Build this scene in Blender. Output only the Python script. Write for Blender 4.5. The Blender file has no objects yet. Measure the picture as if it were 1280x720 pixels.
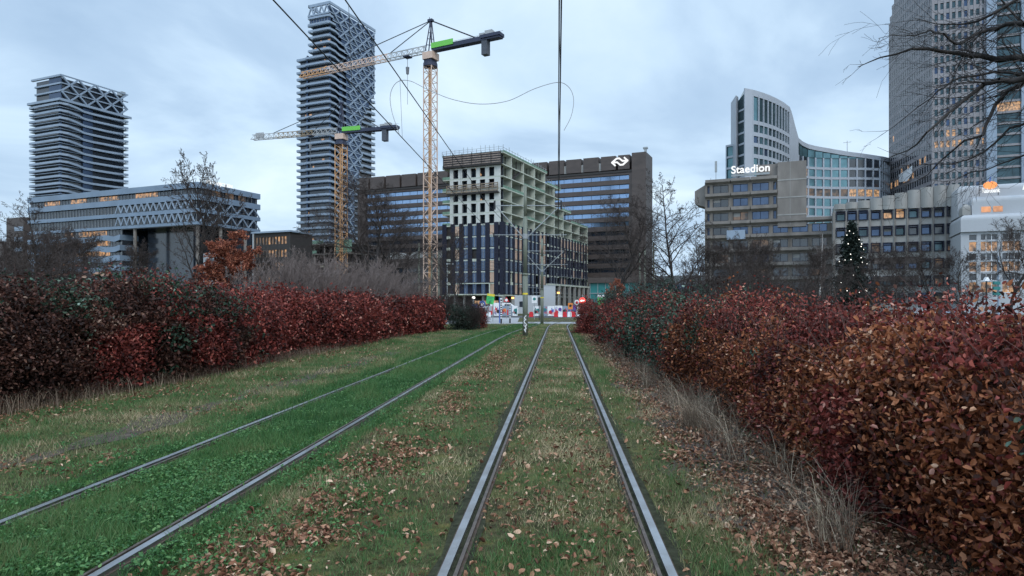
import bpy, math, random
import numpy as np
from mathutils import Vector, Matrix
random.seed(7)
C = bpy.context.scene.collection
H0 = 1.78; F = 800.0; VX, VY = 697.0, 380.0
PHI = math.radians(-21.5)
GX = (math.cos(PHI), math.sin(PHI))      # local +x of the city grid
GY = (-math.sin(PHI), math.cos(PHI))     # local +y (away)

def px(p, D): return (p - VX) / F * D
def zz(y, D): return H0 + (VY - y) / F * D
def hit(p, X0, Y0, d):                   # distance along d from (X0,Y0) at which a sight line is met
    r = (p - VX) / F
    return (r * Y0 - X0) / (d[0] - r * d[1])

# ---------------------------------------------------------------- materials
MATS = {}
def newmat(name):
    m = bpy.data.materials.new(name); m.use_nodes = True
    nt = m.node_tree; b = nt.nodes['Principled BSDF']
    MATS[name] = m
    return m, nt, b
def N(nt, t, **k):
    n = nt.nodes.new(t)
    for a, v in k.items():
        if a in n.inputs: n.inputs[a].default_value = v
        else: setattr(n, a, v)
    return n
def ramp(nt, fac, stops, interp='LINEAR'):
    r = nt.nodes.new('ShaderNodeValToRGB'); r.color_ramp.interpolation = interp
    e = r.color_ramp.elements
    while len(e) > 1: e.remove(e[-1])
    e[0].position = stops[0][0]; e[0].color = (*stops[0][1], 1)
    for p, c in stops[1:]:
        x = e.new(p); x.color = (*c, 1)
    nt.links.new(fac, r.inputs[0])
    return r.outputs[0]
def surf(name, c, rough=.7, metal=0, var=.15, scale=1.0, stretch=(1, 1, 1), bump=0, spec=.5, c2=None, coord='Object'):
    m, nt, b = newmat(name)
    L = nt.links
    tc = N(nt, 'ShaderNodeTexCoord'); mp = N(nt, 'ShaderNodeMapping'); mp.inputs['Scale'].default_value = stretch
    L.new(tc.outputs[coord], mp.inputs[0])
    nz = N(nt, 'ShaderNodeTexNoise', Scale=scale, Detail=6.0, Roughness=.6); L.new(mp.outputs[0], nz.inputs['Vector'])
    lo = tuple(v * (1 - var) for v in c) if c2 is None else c2
    hi = tuple(min(1, v * (1 + var)) for v in c)
    L.new(ramp(nt, nz.outputs[0], [(.3, lo), (.7, hi)]), b.inputs['Base Color'])
    b.inputs['Roughness'].default_value = rough; b.inputs['Metallic'].default_value = metal
    b.inputs['Specular IOR Level'].default_value = spec
    if bump:
        bp = N(nt, 'ShaderNodeBump', Strength=bump, Distance=.05); L.new(nz.outputs[0], bp.inputs['Height']); L.new(bp.outputs[0], b.inputs['Normal'])
    return m
def glow(name, c, s, c2=None, scale=1.5, base=(.08, .07, .06)):
    m, nt, b = newmat(name); L = nt.links
    b.inputs['Base Color'].default_value = (*base, 1); b.inputs['Roughness'].default_value = .3
    if c2:
        tc = N(nt, 'ShaderNodeTexCoord')
        nz = N(nt, 'ShaderNodeTexNoise', Scale=scale, Detail=3.0); L.new(tc.outputs['Object'], nz.inputs['Vector'])
        L.new(ramp(nt, nz.outputs[0], [(.38, c2), (.62, c)]), b.inputs['Emission Color'])
    else: b.inputs['Emission Color'].default_value = (*c, 1)
    b.inputs['Emission Strength'].default_value = s
    return m
def leafmat(name, stops, rough=.6, transl=.25):
    m, nt, b = newmat(name); L = nt.links
    if name not in ('needle', 'leaf_ivy'): stops = [(p, tuple(min(.8, v * 1.25) for v in c)) for p, c in stops]
    at = N(nt, 'ShaderNodeAttribute', attribute_name='rnd')
    col = ramp(nt, at.outputs['Fac'], stops)
    L.new(col, b.inputs['Base Color']); b.inputs['Roughness'].default_value = rough
    b.inputs['Specular IOR Level'].default_value = .3
    tr = N(nt, 'ShaderNodeBsdfTranslucent'); L.new(col, tr.inputs[0])
    mx = N(nt, 'ShaderNodeMixShader'); mx.inputs[0].default_value = transl
    L.new(b.outputs[0], mx.inputs[1]); L.new(tr.outputs[0], mx.inputs[2])
    L.new(mx.outputs[0], nt.nodes['Material Output'].inputs[0])
    return m

surf('concrete', (.185, .168, .155), .85, var=.28, scale=.35, stretch=(1, 1, .35), bump=.1)
surf('concrete_stain', (.15, .134, .12), .85, var=.42, scale=.6, stretch=(1.4, 1.4, .18), bump=.1)
surf('concrete_pale', (.27, .265, .255), .8, var=.18, scale=.6, stretch=(1, 1, .3))
surf('concrete_new', (.43, .46, .40), .8, var=.2, scale=.4, stretch=(1, 1, .6))
surf('white_panel', (.33, .36, .41), .5, var=.08, scale=.1)
surf('white_wall', (.38, .40, .43), .6, var=.08, scale=.2, stretch=(1, 1, .3))
surf('parapet_pale', (.23, .29, .37), .4, var=.12, scale=.15)
surf('soffit_grey', (.16, .17, .18), .7)
surf('brown_cladding', (.068, .051, .045), .55, var=.22, scale=.25, stretch=(1, 1, 2.5))
surf('brown_dark', (.03, .026, .025), .7)
surf('fresh_white', (.50, .51, .49), .7, var=.12, scale=.4)
surf('granite', (.23, .22, .235), .6, var=.15, scale=.4, stretch=(1, 1, .4))
surf('glass_dark', (.016, .022, .032), .12, var=.5, scale=.25, spec=.8)
surf('glass_blue', (.055, .08, .13), .12, metal=.7, var=.25, scale=.2)
surf('glass_sky', (.22, .31, .45), .12, metal=.85, var=.15, scale=.12)
surf('glass_teal', (.10, .19, .215), .15, metal=.6, var=.3, scale=.2)
surf('glass_teal_dark', (.045, .08, .092), .15, metal=.5, var=.4, scale=.3)
surf('navy_panel', (.005, .007, .022), .8, var=.3, scale=.5)
surf('beige_panel', (.50, .34, .25), .7, var=.1, scale=.5)
surf('green_net', (.15, .25, .19), .8, var=.35, scale=.6)
surf('wood_form', (.24, .19, .165), .8, var=.35, scale=1.2)
surf('wood_pale', (.26, .20, .13), .8, var=.2)
surf('crane_yellow', (.55, .30, .14), .6, var=.12)
surf('crane_pale', (.58, .42, .34), .6, var=.1)
surf('crane_navy', (.018, .024, .055), .45, var=.2)
surf('crane_green', (.15, .50, .07), .5, var=.05)
surf('crane_grey', (.35, .36, .37), .6)
surf('weight_grey', (.17, .18, .2), .8)
surf('weight_dark', (.07, .08, .10), .8)
surf('band_blue', (.16, .22, .30), .4, var=.15, scale=.15)
surf('pole_green', (.15, .165, .13), .5, var=.18, scale=2.5, stretch=(1, 1, .2))
surf('galvanised', (.30, .32, .33), .45, metal=.3, var=.15)
surf('wire_black', (.015, .016, .02), .6)
surf('paint_white', (.75, .76, .78), .6, var=.05)
surf('paint_black', (.015, .015, .017), .5)
surf('paint_red', (.55, .02, .03), .5, var=.1)
surf('paint_green', (.06, .50, .12), .5, var=.1)
surf('paint_yellow', (.70, .55, .05), .5)
surf('paint_orange', (.75, .25, .05), .5)
surf('paint_purple', (.10, .05, .26), .5)
surf('paint_blue', (.06, .13, .42), .5)
surf('paint_teal', (.02, .18, .18), .5)
surf('bark_dark', (.022, .018, .017), .9, var=.4, scale=6, stretch=(1, 1, .3), bump=.3)
surf('bark_grey', (.075, .06, .055), .9, var=.3, scale=3)
surf('twig_grey', (.17, .135, .125), .9, var=.25, scale=2)
surf('twig_brown', (.045, .032, .028), .9, var=.35, scale=2)
surf('twig_red', (.11, .06, .05), .9, var=.35, scale=2)
surf('bark_birch', (.42, .40, .38), .8, var=.4, scale=8, stretch=(.4, .4, 3))
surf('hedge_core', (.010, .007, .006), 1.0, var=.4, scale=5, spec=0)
surf('steel_rail', (.46, .47, .49), .34, metal=.95, var=.12, scale=3, c2=(.30, .28, .27))
surf('steel_lip', (.13, .10, .085), .5, metal=.6, var=.35, scale=9)
surf('rail_dirt', (.075, .050, .036), .9, var=.5, scale=7)
surf('rubber_black', (.008, .008, .009), .8, spec=.1)
surf('asphalt', (.055, .055, .06), .85, var=.25, scale=1.5)
surf('paving', (.32, .32, .33), .8, var=.15, scale=.8)
glow('lit_warm', (1, .52, .22), .42, (.06, .05, .05), .9)
glow('lit_warm_small', (1, .55, .25), .5, (.12, .08, .05), 1.6)
glow('lit_dim', (.75, .42, .2), .13, (.02, .02, .025), .8, (.05, .05, .05))
glow('lit_green', (.75, .82, .62), .35, (.10, .13, .10), .5)
glow('lamp_white', (1, .97, .9), 2)
glow('sign_white', (.95, .98, 1), .75)
glow('sign_orange', (1, .33, .06), .8)
glow('lamp_orange', (1, .45, .12), 2.0)
glow('lamp_red', (1, .04, .03), 1.6)
glow('reflect_warm', (1, .42, .16), .6, (.3, .12, .05), .6)  # emissive orange standing in for a reflected glare
RED = [(0, (.022, .007, .006)), (.3, (.085, .017, .014)), (.65, (.22, .045, .035)), (.88, (.38, .11, .08)), (1, (.55, .28, .22))]
ORG = [(0, (.022, .008, .006)), (.3, (.09, .028, .013)), (.6, (.25, .083, .033)), (.85, (.44, .17, .08)), (1, (.62, .38, .25))]
leafmat('leaf_umber', [(0, (.014, .007, .006)), (.4, (.045, .018, .013)), (.75, (.11, .045, .032)), (.93, (.22, .12, .085)), (1, (.38, .26, .20))]); leafmat('leaf_beech', RED); leafmat('leaf_rust', ORG)
leafmat('leaf_copper', [(0, (.07, .018, .012)), (.5, (.21, .060, .035)), (1, (.42, .17, .10))])
leafmat('leaf_ivy', [(0, (.012, .028, .018)), (.5, (.035, .075, .045)), (.85, (.09, .15, .10)), (1, (.24, .32, .26))], .45, .1)
leafmat('leaf_evergreen', [(0, (.010, .018, .013)), (.6, (.03, .05, .035)), (1, (.07, .10, .07))], .5, .1)
leafmat('needle', [(0, (.004, .009, .008)), (.6, (.010, .02, .015)), (1, (.025, .04, .03))], .6, .05)
leafmat('leaf_litter', [(0, (.05, .022, .012)), (.3, (.13, .055, .032)), (.6, (.25, .12, .072)), (.85, (.38, .22, .14)), (1, (.56, .40, .29))], .8, .1)
leafmat('grass_blade', [(0, (.020, .065, .020)), (.16, (.038, .115, .034)), (.32, (.080, .165, .056)), (.42, (.07, .125, .042)), (.56, (.11, .145, .058)), (.75, (.17, .17, .08)), (.9, (.25, .20, .125)), (1, (.48, .39, .25))], .6, .25)
leafmat('straw', [(0, (.08, .055, .04)), (.5, (.20, .15, .11)), (1, (.45, .37, .27))], .8, .2)

# ---------------------------------------------------------------- builders
class MB:
    def __init__(s): s.v = []; s.f = []
    def add(s, vs, fs):
        o = len(s.v); s.v += [tuple(v) for v in vs]; s.f += [tuple(i + o for i in f) for f in fs]; return s
    def box(s, x0, x1, y0, y1, z0, z1):
        return s.add([(x0, y0, z0), (x1, y0, z0), (x1, y1, z0), (x0, y1, z0), (x0, y0, z1), (x1, y0, z1), (x1, y1, z1), (x0, y1, z1)],
                     [(3, 2, 1, 0), (4, 5, 6, 7), (0, 1, 5, 4), (1, 2, 6, 5), (2, 3, 7, 6), (3, 0, 4, 7)])
    def fbox(s, fc, a0, a1, z0, z1, d0, d1):
        P = [fc(a, z, d) for z in (z0, z1) for a, d in ((a0, d1), (a1, d1), (a1, d0), (a0, d0))]
        return s.add(P, [(3, 2, 1, 0), (4, 5, 6, 7), (0, 1, 5, 4), (1, 2, 6, 5), (2, 3, 7, 6), (3, 0, 4, 7)])
    def prism(s, poly, z0, z1):               # vertical prism from plan polygon; z0,z1 numbers or lists
        n = len(poly); a = z0 if isinstance(z0, (list, tuple)) else [z0] * n; b = z1 if isinstance(z1, (list, tuple)) else [z1] * n
        return s.add([(p[0], p[1], z) for p, z in zip(poly, a)] + [(p[0], p[1], z) for p, z in zip(poly, b)],
                     [tuple(range(n))[::-1], tuple(range(n, 2 * n))] + [(i, (i + 1) % n, n + (i + 1) % n, n + i) for i in range(n)])
    def bar(s, p, q, w, w2=None, n=4):        # tapering bar
        p = Vector(p); q = Vector(q); w2 = w if w2 is None else w2
        d = (q - p)
        if d.length < 1e-6: return s
        d.normalize(); u = d.cross(Vector((0, 0, 1)))
        if u.length < 1e-3: u = d.cross(Vector((1, 0, 0)))
        u.normalize(); t = d.cross(u)
        vs = []
        for c, r in ((p, w), (q, w2)):
            for k in range(n):
                a = 2 * math.pi * (k + .5) / n
                vs.append(c + (u * math.cos(a) + t * math.sin(a)) * r * (.7071 if n == 4 else .5))
        return s.add(vs, [tuple(range(n))[::-1], tuple(range(n, 2 * n))] + [(i, (i + 1) % n, n + (i + 1) % n, n + i) for i in range(n)])
    def build(s, name, mat, parent=None, **k):
        me = bpy.data.meshes.new(name); me.from_pydata(s.v, [], s.f); me.update()
        import bmesh
        bm = bmesh.new(); bm.from_mesh(me); bmesh.ops.recalc_face_normals(bm, faces=bm.faces); bm.to_mesh(me); bm.free()
        return link(name, me, mat, parent, **k)
def link(name, me, mat, parent=None, **k):
    o = bpy.data.objects.new(name, me); C.objects.link(o)
    if mat and not me.materials: me.materials.append(MATS[mat])
    if parent: o.parent = parent
    for a, b in k.items(): o[a] = b
    return o
def thing(name, label, cat, loc=(0, 0, 0), rz=0, group=None):
    o = bpy.data.objects.new(name, None); C.objects.link(o); o.location = loc; o.rotation_euler = (0, 0, rz)
    o.empty_display_size = .5
    o['label'] = label; o['category'] = cat
    if group: o['group'] = group
    return o
def tag(o, label, cat, group=None):
    o['label'] = label; o['category'] = cat
    if group: o['group'] = group
    return o
def dup(root, loc, rz=0, sc=1, label=None):
    r = root.copy(); C.objects.link(r); r.location = loc; r.rotation_euler = (0, 0, rz); r.scale = (sc, sc, sc) if not isinstance(sc, tuple) else sc
    if label: r['label'] = label
    for ch in list(root.children):
        c = ch.copy(); C.objects.link(c); c.parent = r
        for g in ch.children:
            d = g.copy(); C.objects.link(d); d.parent = c
    return r
def npmesh(name, V, Fc, rnd=None):
    V = np.asarray(V, np.float32); Fc = np.asarray(Fc, np.int32); k = Fc.shape[1]
    me = bpy.data.meshes.new(name)
    me.vertices.add(len(V)); me.vertices.foreach_set('co', V.ravel())
    me.loops.add(Fc.size); me.loops.foreach_set('vertex_index', Fc.ravel())
    me.polygons.add(len(Fc)); me.polygons.foreach_set('loop_start', np.arange(0, Fc.size, k, dtype=np.int32))
    me.polygons.foreach_set('loop_total', np.full(len(Fc), k, np.int32))
    if rnd is not None:
        a = me.attributes.new('rnd', 'FLOAT', 'FACE'); a.data.foreach_set('value', np.asarray(rnd, np.float32))
    me.update(calc_edges=True); me.validate()
    return me
def front(x0=0, y0=0):  return lambda a, z, d: (x0 + a, y0 - d, z)      # runs along +x, faces -y
def rside(x0=0, y0=0):  return lambda a, z, d: (x0 + d, y0 + a, z)      # runs along +y, faces +x
def grid(mb, fc, cols, rows, a0, a1, z0, z1, dep):
    """wall with real recesses: piers and spandrels round every opening"""
    z = z0
    for (r0, r1) in sorted(rows):
        mb.fbox(fc, a0, a1, z, r0, -dep, 0); a = a0
        for (c0, c1) in sorted(cols):
            if c0 > a: mb.fbox(fc, a, c0, r0, r1, -dep, 0)
            a = c1
        if a1 > a: mb.fbox(fc, a, a1, r0, r1, -dep, 0)
        z = r1
    mb.fbox(fc, a0, a1, z, z1, -dep, 0)
def windows(parent, items, name='window', limit=96):
    """items: (priority, builder(MB), material); the first `limit` are parts of their own, the rest one mesh per material"""
    items.sort(key=lambda t: -t[0])
    for p, fn, mt in items[:limit]:
        m = MB(); fn(m); m.build(name, mt, parent)
    rest = {}
    for p, fn, mt in items[limit:]:
        fn(rest.setdefault(mt, MB()))
    for mt, m in rest.items(): m.build('distant_windows', mt, parent, kind='stuff')

# ---------------------------------------------------------------- world, light, camera
sc = bpy.context.scene
w = bpy.data.worlds.new('World'); sc.world = w; w.use_nodes = True
nt = w.node_tree; L = nt.links; bg = nt.nodes['Background']
SUN_EL, SUN_ROT = math.radians(38), math.radians(152)
sky = N(nt, 'ShaderNodeTexSky', sky_type='NISHITA', sun_disc=False, sun_elevation=SUN_EL, sun_rotation=SUN_ROT)
sky.air_density = 1.5; sky.dust_density = 2.0
tc = N(nt, 'ShaderNodeTexCoord'); sp = N(nt, 'ShaderNodeSeparateXYZ'); L.new(tc.outputs['Generated'], sp.inputs[0])
def M(op, a, b=None, c=None, clamp=False):
    n = nt.nodes.new('ShaderNodeMath'); n.operation = op; n.use_clamp = clamp
    for i, v in enumerate((a, b, c)):
        if v is None: continue
        if isinstance(v, (int, float)): n.inputs[i].default_value = v
        else: L.new(v, n.inputs[i])
    return n.outputs[0]
den = M('ADD', M('MAXIMUM', sp.outputs[2], 0), .22)
cx = M('DIVIDE', sp.outputs[0], den); cy = M('DIVIDE', sp.outputs[1], den)
cb = N(nt, 'ShaderNodeCombineXYZ'); L.new(cx, cb.inputs[0]); L.new(cy, cb.inputs[1])
n1 = N(nt, 'ShaderNodeTexNoise', Scale=1.1, Detail=7.0, Roughness=.52); L.new(cb.outputs[0], n1.inputs['Vector'])
n1.inputs['Distortion'].default_value = .4
# cloud deck colour
cl = ramp(nt, n1.outputs[0], [(.28, (2.7, 3.9, 5.5)), (.42, (3.6, 4.9, 6.5)), (.50, (4.6, 6.0, 7.5)), (.60, (5.7, 7.0, 8.2)), (.72, (6.8, 7.8, 8.7))])
mx = N(nt, 'ShaderNodeMixRGB'); mx.inputs[0].default_value = .93
L.new(sky.outputs[0], mx.inputs[1]); L.new(cl, mx.inputs[2])
# extra sky brightness added behind the viewer and overhead to light the facades
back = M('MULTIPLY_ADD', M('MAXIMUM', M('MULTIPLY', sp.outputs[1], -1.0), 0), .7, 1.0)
up = M('MULTIPLY_ADD', M('MAXIMUM', M('SUBTRACT', sp.outputs[2], .45), 0), 1.6, 1.0)
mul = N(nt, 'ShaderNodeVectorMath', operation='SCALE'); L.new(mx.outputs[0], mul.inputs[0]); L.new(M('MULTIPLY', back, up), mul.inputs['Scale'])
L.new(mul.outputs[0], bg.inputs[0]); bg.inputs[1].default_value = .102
sl = bpy.data.lights.new('sun', 'SUN'); sl.energy = .7; sl.angle = math.radians(25); sl.color = (1, .90, .78)
so = bpy.data.objects.new('sun', sl); C.objects.link(so)
# towards the sun: behind the camera, a little to the left
sd = Vector((math.sin(SUN_ROT) * math.cos(SUN_EL), math.cos(SUN_ROT) * math.cos(SUN_EL), math.sin(SUN_EL)))
so.rotation_euler = sd.to_track_quat('Z', 'Y').to_euler(); so.location = (0, -20, 30)
cam = bpy.data.cameras.new('camera'); co = bpy.data.objects.new('camera', cam); C.objects.link(co); sc.camera = co
co.location = (0, 0, H0); co.rotation_euler = (math.radians(90), 0, 0)
cam.sensor_width = 36; cam.lens = 36 * F / 1280; cam.shift_x = (640 - VX) / 1280; cam.shift_y = (VY - 360) / 1280
cam.clip_start = .1; cam.clip_end = 6000
sc.view_settings.view_transform = 'Standard'; sc.view_settings.look = 'None'; sc.view_settings.exposure = .48; sc.view_settings.gamma = 1
sc.cycles.max_bounces = 5; sc.cycles.diffuse_bounces = 2; sc.cycles.glossy_bounces = 2; sc.cycles.transparent_max_bounces = 4

# ---------------------------------------------------------------- ground
def shift_r(Y): return max(0, Y - 48) ** 2 / 240
def shift_l(Y): return max(0, Y - 30) ** 2 / 500
XL = -3.78
m, nt, b = newmat('soil'); L = nt.links
tc = N(nt, 'ShaderNodeTexCoord')
nz = N(nt, 'ShaderNodeTexNoise', Scale=.55, Detail=9.0, Roughness=.65); L.new(tc.outputs['Object'], nz.inputs['Vector'])
nf = N(nt, 'ShaderNodeTexNoise', Scale=14.0, Detail=6.0, Roughness=.7); L.new(tc.outputs['Object'], nf.inputs['Vector'])
c1 = ramp(nt, nz.outputs[0], [(.3, (.075, .052, .036)), (.45, (.08, .075, .036)), (.6, (.095, .11, .042)), (.75, (.15, .13, .07))])
c2 = ramp(nt, nf.outputs[0], [(.25, (.35, .35, .35)), (.75, (1.6, 1.6, 1.6))])
vo = N(nt, 'ShaderNodeTexNoise', Scale=3.2, Detail=8.0, Roughness=.75); L.new(tc.outputs['Object'], vo.inputs['Vector'])
c3 = ramp(nt, vo.outputs[0], [(.38, (.45, .50, .42)), (.5, (1, 1, 1)), (.62, (1.5, 1.25, 1.0))])
mm0 = N(nt, 'ShaderNodeMixRGB', blend_type='MULTIPLY'); mm0.inputs[0].default_value = 1; L.new(c1, mm0.inputs[1]); L.new(c3, mm0.inputs[2])
mm = N(nt, 'ShaderNodeMixRGB', blend_type='MULTIPLY'); mm.inputs[0].default_value = 1; L.new(mm0.outputs[0], mm.inputs[1]); L.new(c2, mm.inputs[2])
L.new(mm.outputs[0], b.inputs['Base Color']); b.inputs['Roughness'].default_value = .95; b.inputs['Specular IOR Level'].default_value = .15
bp = N(nt, 'ShaderNodeBump', Strength=1.0, Distance=.05); L.new(nf.outputs[0], bp.inputs['Height']); L.new(bp.outputs[0], b.inputs['Normal'])
surf('bare_earth', (.085, .065, .055), .95, var=.45, scale=6, bump=.5, spec=.15)
surf('turf_lush', (.055, .11, .026), .95, var=.5, scale=9, bump=.8, spec=.1, c2=(.028, .034, .018))
surf('dark_soil', (.040, .042, .026), .95, var=.5, scale=12, bump=.8, spec=.1)
def struct(o): o['kind'] = 'structure'; return o
g = MB(); g.add([(-1500, -300, -.03), (1500, -300, -.03), (1500, 3000, -.03), (-1500, 3000, -.03)], [(0, 1, 2, 3)])
struct(g.build('ground', 'soil'))
def strip(name, mat, xa, xb, Y0, Y1, z, n=40, sh=lambda Y: 0, jit=0):
    V = []; Fs = []
    for i in range(n + 1):
        Y = Y0 + (Y1 - Y0) * i / n; ja = jit * math.sin(Y * 1.7) + jit * .6 * math.sin(Y * 4.1 + 1); jb = jit * math.sin(Y * 1.3 + 2) + jit * .5 * math.sin(Y * 5.3)
        V += [(xa + ja + sh(Y), Y, z), (xb + jb + sh(Y), Y, z)]
        if i: k = 2 * i; Fs.append((k - 2, k - 1, k + 1, k))
    m = MB(); m.add(V, Fs); return struct(m.build(name, mat))
strip('trackside_turf', 'turf_lush', XL - 1.1, XL + .95, 1, 57, -.022, 60, shift_l, .12)
strip('bare_path', 'bare_earth', -6.4, -5.9, 1, 24, -.021, 60, lambda Y: 0, .16)
strip('worn_earth', 'bare_earth', -9.5, -4.9, 34, 57, -.018, 30, lambda Y: max(0, Y - 40) * .03, .2)
strip('worn_verge', 'bare_earth', 1.35, 3.2, 1, 46, -.021, 60, lambda Y: 0, .22)
m = MB(); m.add([(-60, 57.5, -.012), (70, 57.5, -.012), (70, 64, -.012), (-60, 64, -.012)], [(0, 1, 2, 3)]); struct(m.build('pavement', 'paving'))
m = MB(); m.box(-60, 70, 57.2, 57.5, -.03, .02); struct(m.build('kerb', 'concrete_pale'))
m = MB(); m.add([(-90, 84, -.01), (90, 84, -.01), (90, 98, -.01), (-90, 98, -.01)], [(0, 1, 2, 3)]); struct(m.build('road', 'asphalt'))
m = MB(); m.add([(-12, 64, -.008), (-4, 64, -.008), (-5, 84, -.008), (-16, 84, -.008)], [(0, 1, 2, 3)]); struct(m.build('footpath', 'paving'))

for xc_, sh_ in ((0, shift_r), (XL, shift_l)):
    for s_ in (-.752, .752): strip('trackside_soil', 'dark_soil', xc_ + s_ - .13, xc_ + s_ + .13, 1, 55, -.0195, 90, sh_, .035)
# rails
def rail(name_parent, X, sh, side, Y1):
    """grooved tram rail: head on the outer side, groove, thin inner lip"""
    Ys = list(np.linspace(.6, 30, 12)) + list(np.linspace(31, Y1, 50))
    def sweep(mb, pa, pb, za, zb):
        V = []; Fs = []
        for i, Y in enumerate(Ys):
            c = X + sh(Y)
            V += [(c + pa, Y, za), (c + pb, Y, za), (c + pb, Y, zb), (c + pa, Y, zb)]
            if i:
                k = 4 * i
                for j in range(4): Fs.append((k - 4 + j, k - 4 + (j + 1) % 4, k + (j + 1) % 4, k + j))
        mb.add(V, Fs)
    s = side
    h = MB(); sweep(h, -.030, .030, -.05, .012); head = h.build('rail', 'steel_rail', name_parent)
    q = MB(); sweep(q, *sorted((-s * .030, -s * .068)), -.05, -.024); q.build('groove', 'rubber_black', head)
    q = MB(); sweep(q, *sorted((-s * .068, -s * .094)), -.05, .006); q.build('lip', 'steel_lip', head)
    q = MB(); sweep(q, *sorted((s * .030, s * .05)), -.05, -.016); sweep(q, *sorted((-s * .094, -s * .115)), -.05, -.015); q.build('rail_foot', 'rail_dirt', head)
    bpy.context.view_layer.update()
for lab, cx, sh, Y1 in (('straight grooved tram track below the viewer, nearest to the right hedge', 0, shift_r, 92),
                        ('grooved tram track on lush green turf, left of the overhead wire poles', XL, shift_l, 80)):
    t = thing('tram_track', lab, 'tram track', (0, 0, 0), group='tram tracks in the grass')
    for s in (-1, 1): rail(t, cx + s * .752, sh, s, Y1)

# ---------------------------------------------------------------- scattered ground cover
rng = np.random.default_rng(11)
def vnoise(x, y, s, seed):
    r = np.random.default_rng(seed); T = r.random((64, 64))
    u = x / s; v = y / s; i = np.floor(u).astype(int); j = np.floor(v).astype(int); fu = u - i; fv = v - j
    fu = fu * fu * (3 - 2 * fu); fv = fv * fv * (3 - 2 * fv)
    g = lambda a, b: T[a % 64, b % 64]
    return (g(i, j) * (1 - fu) + g(i + 1, j) * fu) * (1 - fv) + (g(i, j + 1) * (1 - fu) + g(i + 1, j + 1) * fu) * fv
def sampleY(n, y0, y1, p=1.0):            # density falls with distance
    u = rng.random(n); a = 1 - p
    if abs(a) < 1e-6: return y0 * (y1 / y0) ** u
    return (y0 ** a + u * (y1 ** a - y0 ** a)) ** (1 / a)
def near_rail(x, y):
    d = np.full(len(x), 9.)
    for cx, sh in ((0, lambda Y: np.maximum(0, Y - 48) ** 2 / 240), (XL, lambda Y: np.maximum(0, Y - 30) ** 2 / 500)):
        for s in (-.752, .752): d = np.minimum(d, np.abs(x - (cx + s + sh(y))))
    return d
def make_grass():
    n = 1150000
    y = sampleY(n, 3.6, 57, 1.25); x = rng.uniform(-12, 4.2, n)
    # keep those in view
    pxs = VX + x / y * F; k = (pxs > -40) & (pxs < 1320); x, y = x[k], y[k]
    d = near_rail(x, y); big = vnoise(x, y, 1.3, 1); sm = vnoise(x, y, .28, 2); md = vnoise(x, y, .6, 5)
    lush = (np.abs(x - XL - np.maximum(0, y - 30) ** 2 / 500) < 1.15)
    path = (x < -5.7) & (x > -6.6) & (y < 26)
    right = x > 1.3
    intrack = np.abs(x) < .75
    dens = np.where(lush, .98, .72 * (.35 + .9 * big)); dens = np.where(path, .30, dens); dens = np.where(right, np.clip(1.9 - x, .08, .6) * (.3 + big), dens)
    dens = np.where(x < -8.6, .25, dens)
    mid = (x > -2.9) & (x < -.9)
    dens = np.where(mid & (big > .62), dens * .45, dens)
    dens = dens * np.where(d < .105, .0, np.where(d < .26, .45, 1.0)) * (.45 + .8 * sm)
    k = rng.random(len(x)) < dens; x, y = x[k], y[k]; lush = lush[k]; intrack = intrack[k]; big = big[k]; md = md[k]; right = right[k]
    n = len(x); sm2 = vnoise(x, y, .22, 12)
    sc_ = np.clip(y / 8, .75, 6) ** .75
    hgt = rng.uniform(.02, .075, n) * (.55 + .9 * sm2) * np.where(lush, 1.45, np.where(intrack, .8, 1.0)) * (.7 + .6 * big); hgt *= np.clip(sc_, 1, 1.5)
    wd = rng.uniform(.0025, .0055, n) * sc_
    az = rng.uniform(0, 2 * np.pi, n); lean = rng.uniform(.1, 1.0, n) * hgt; la = rng.uniform(0, 2 * np.pi, n)
    base = np.stack([x, y, np.full(n, -.028)], 1)
    e = np.stack([np.cos(az) * wd, np.sin(az) * wd, np.zeros(n)], 1)
    top = base + np.stack([np.cos(la) * lean, np.sin(la) * lean, hgt], 1)
    V = np.stack([base - e, base + e, top], 1).reshape(-1, 3)
    Fc = np.arange(3 * n).reshape(-1, 3)
    r = np.where(lush, np.clip(.42 * md + .15 * big - .06 + rng.normal(0, .15, n) + .3 * (sm2 - .5), 0, .75), np.clip(.16 + .62 * md + rng.normal(0, .18, n), 0, 1))
    r = np.where(intrack, np.clip(.28 + .6 * md + rng.normal(0, .2, n), 0, 1), r)
    r = np.where(right, np.clip(r + .12, 0, 1), r); r = np.where(lush, r, np.clip(r + .06 + .25 * (big - .5), 0, 1))
    o = link('grass', npmesh('grass', V, Fc, r), 'grass_blade', kind='stuff')
    tag(o, 'short green and mossy grass growing between and beside the rails', 'grass')
make_grass()
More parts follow.
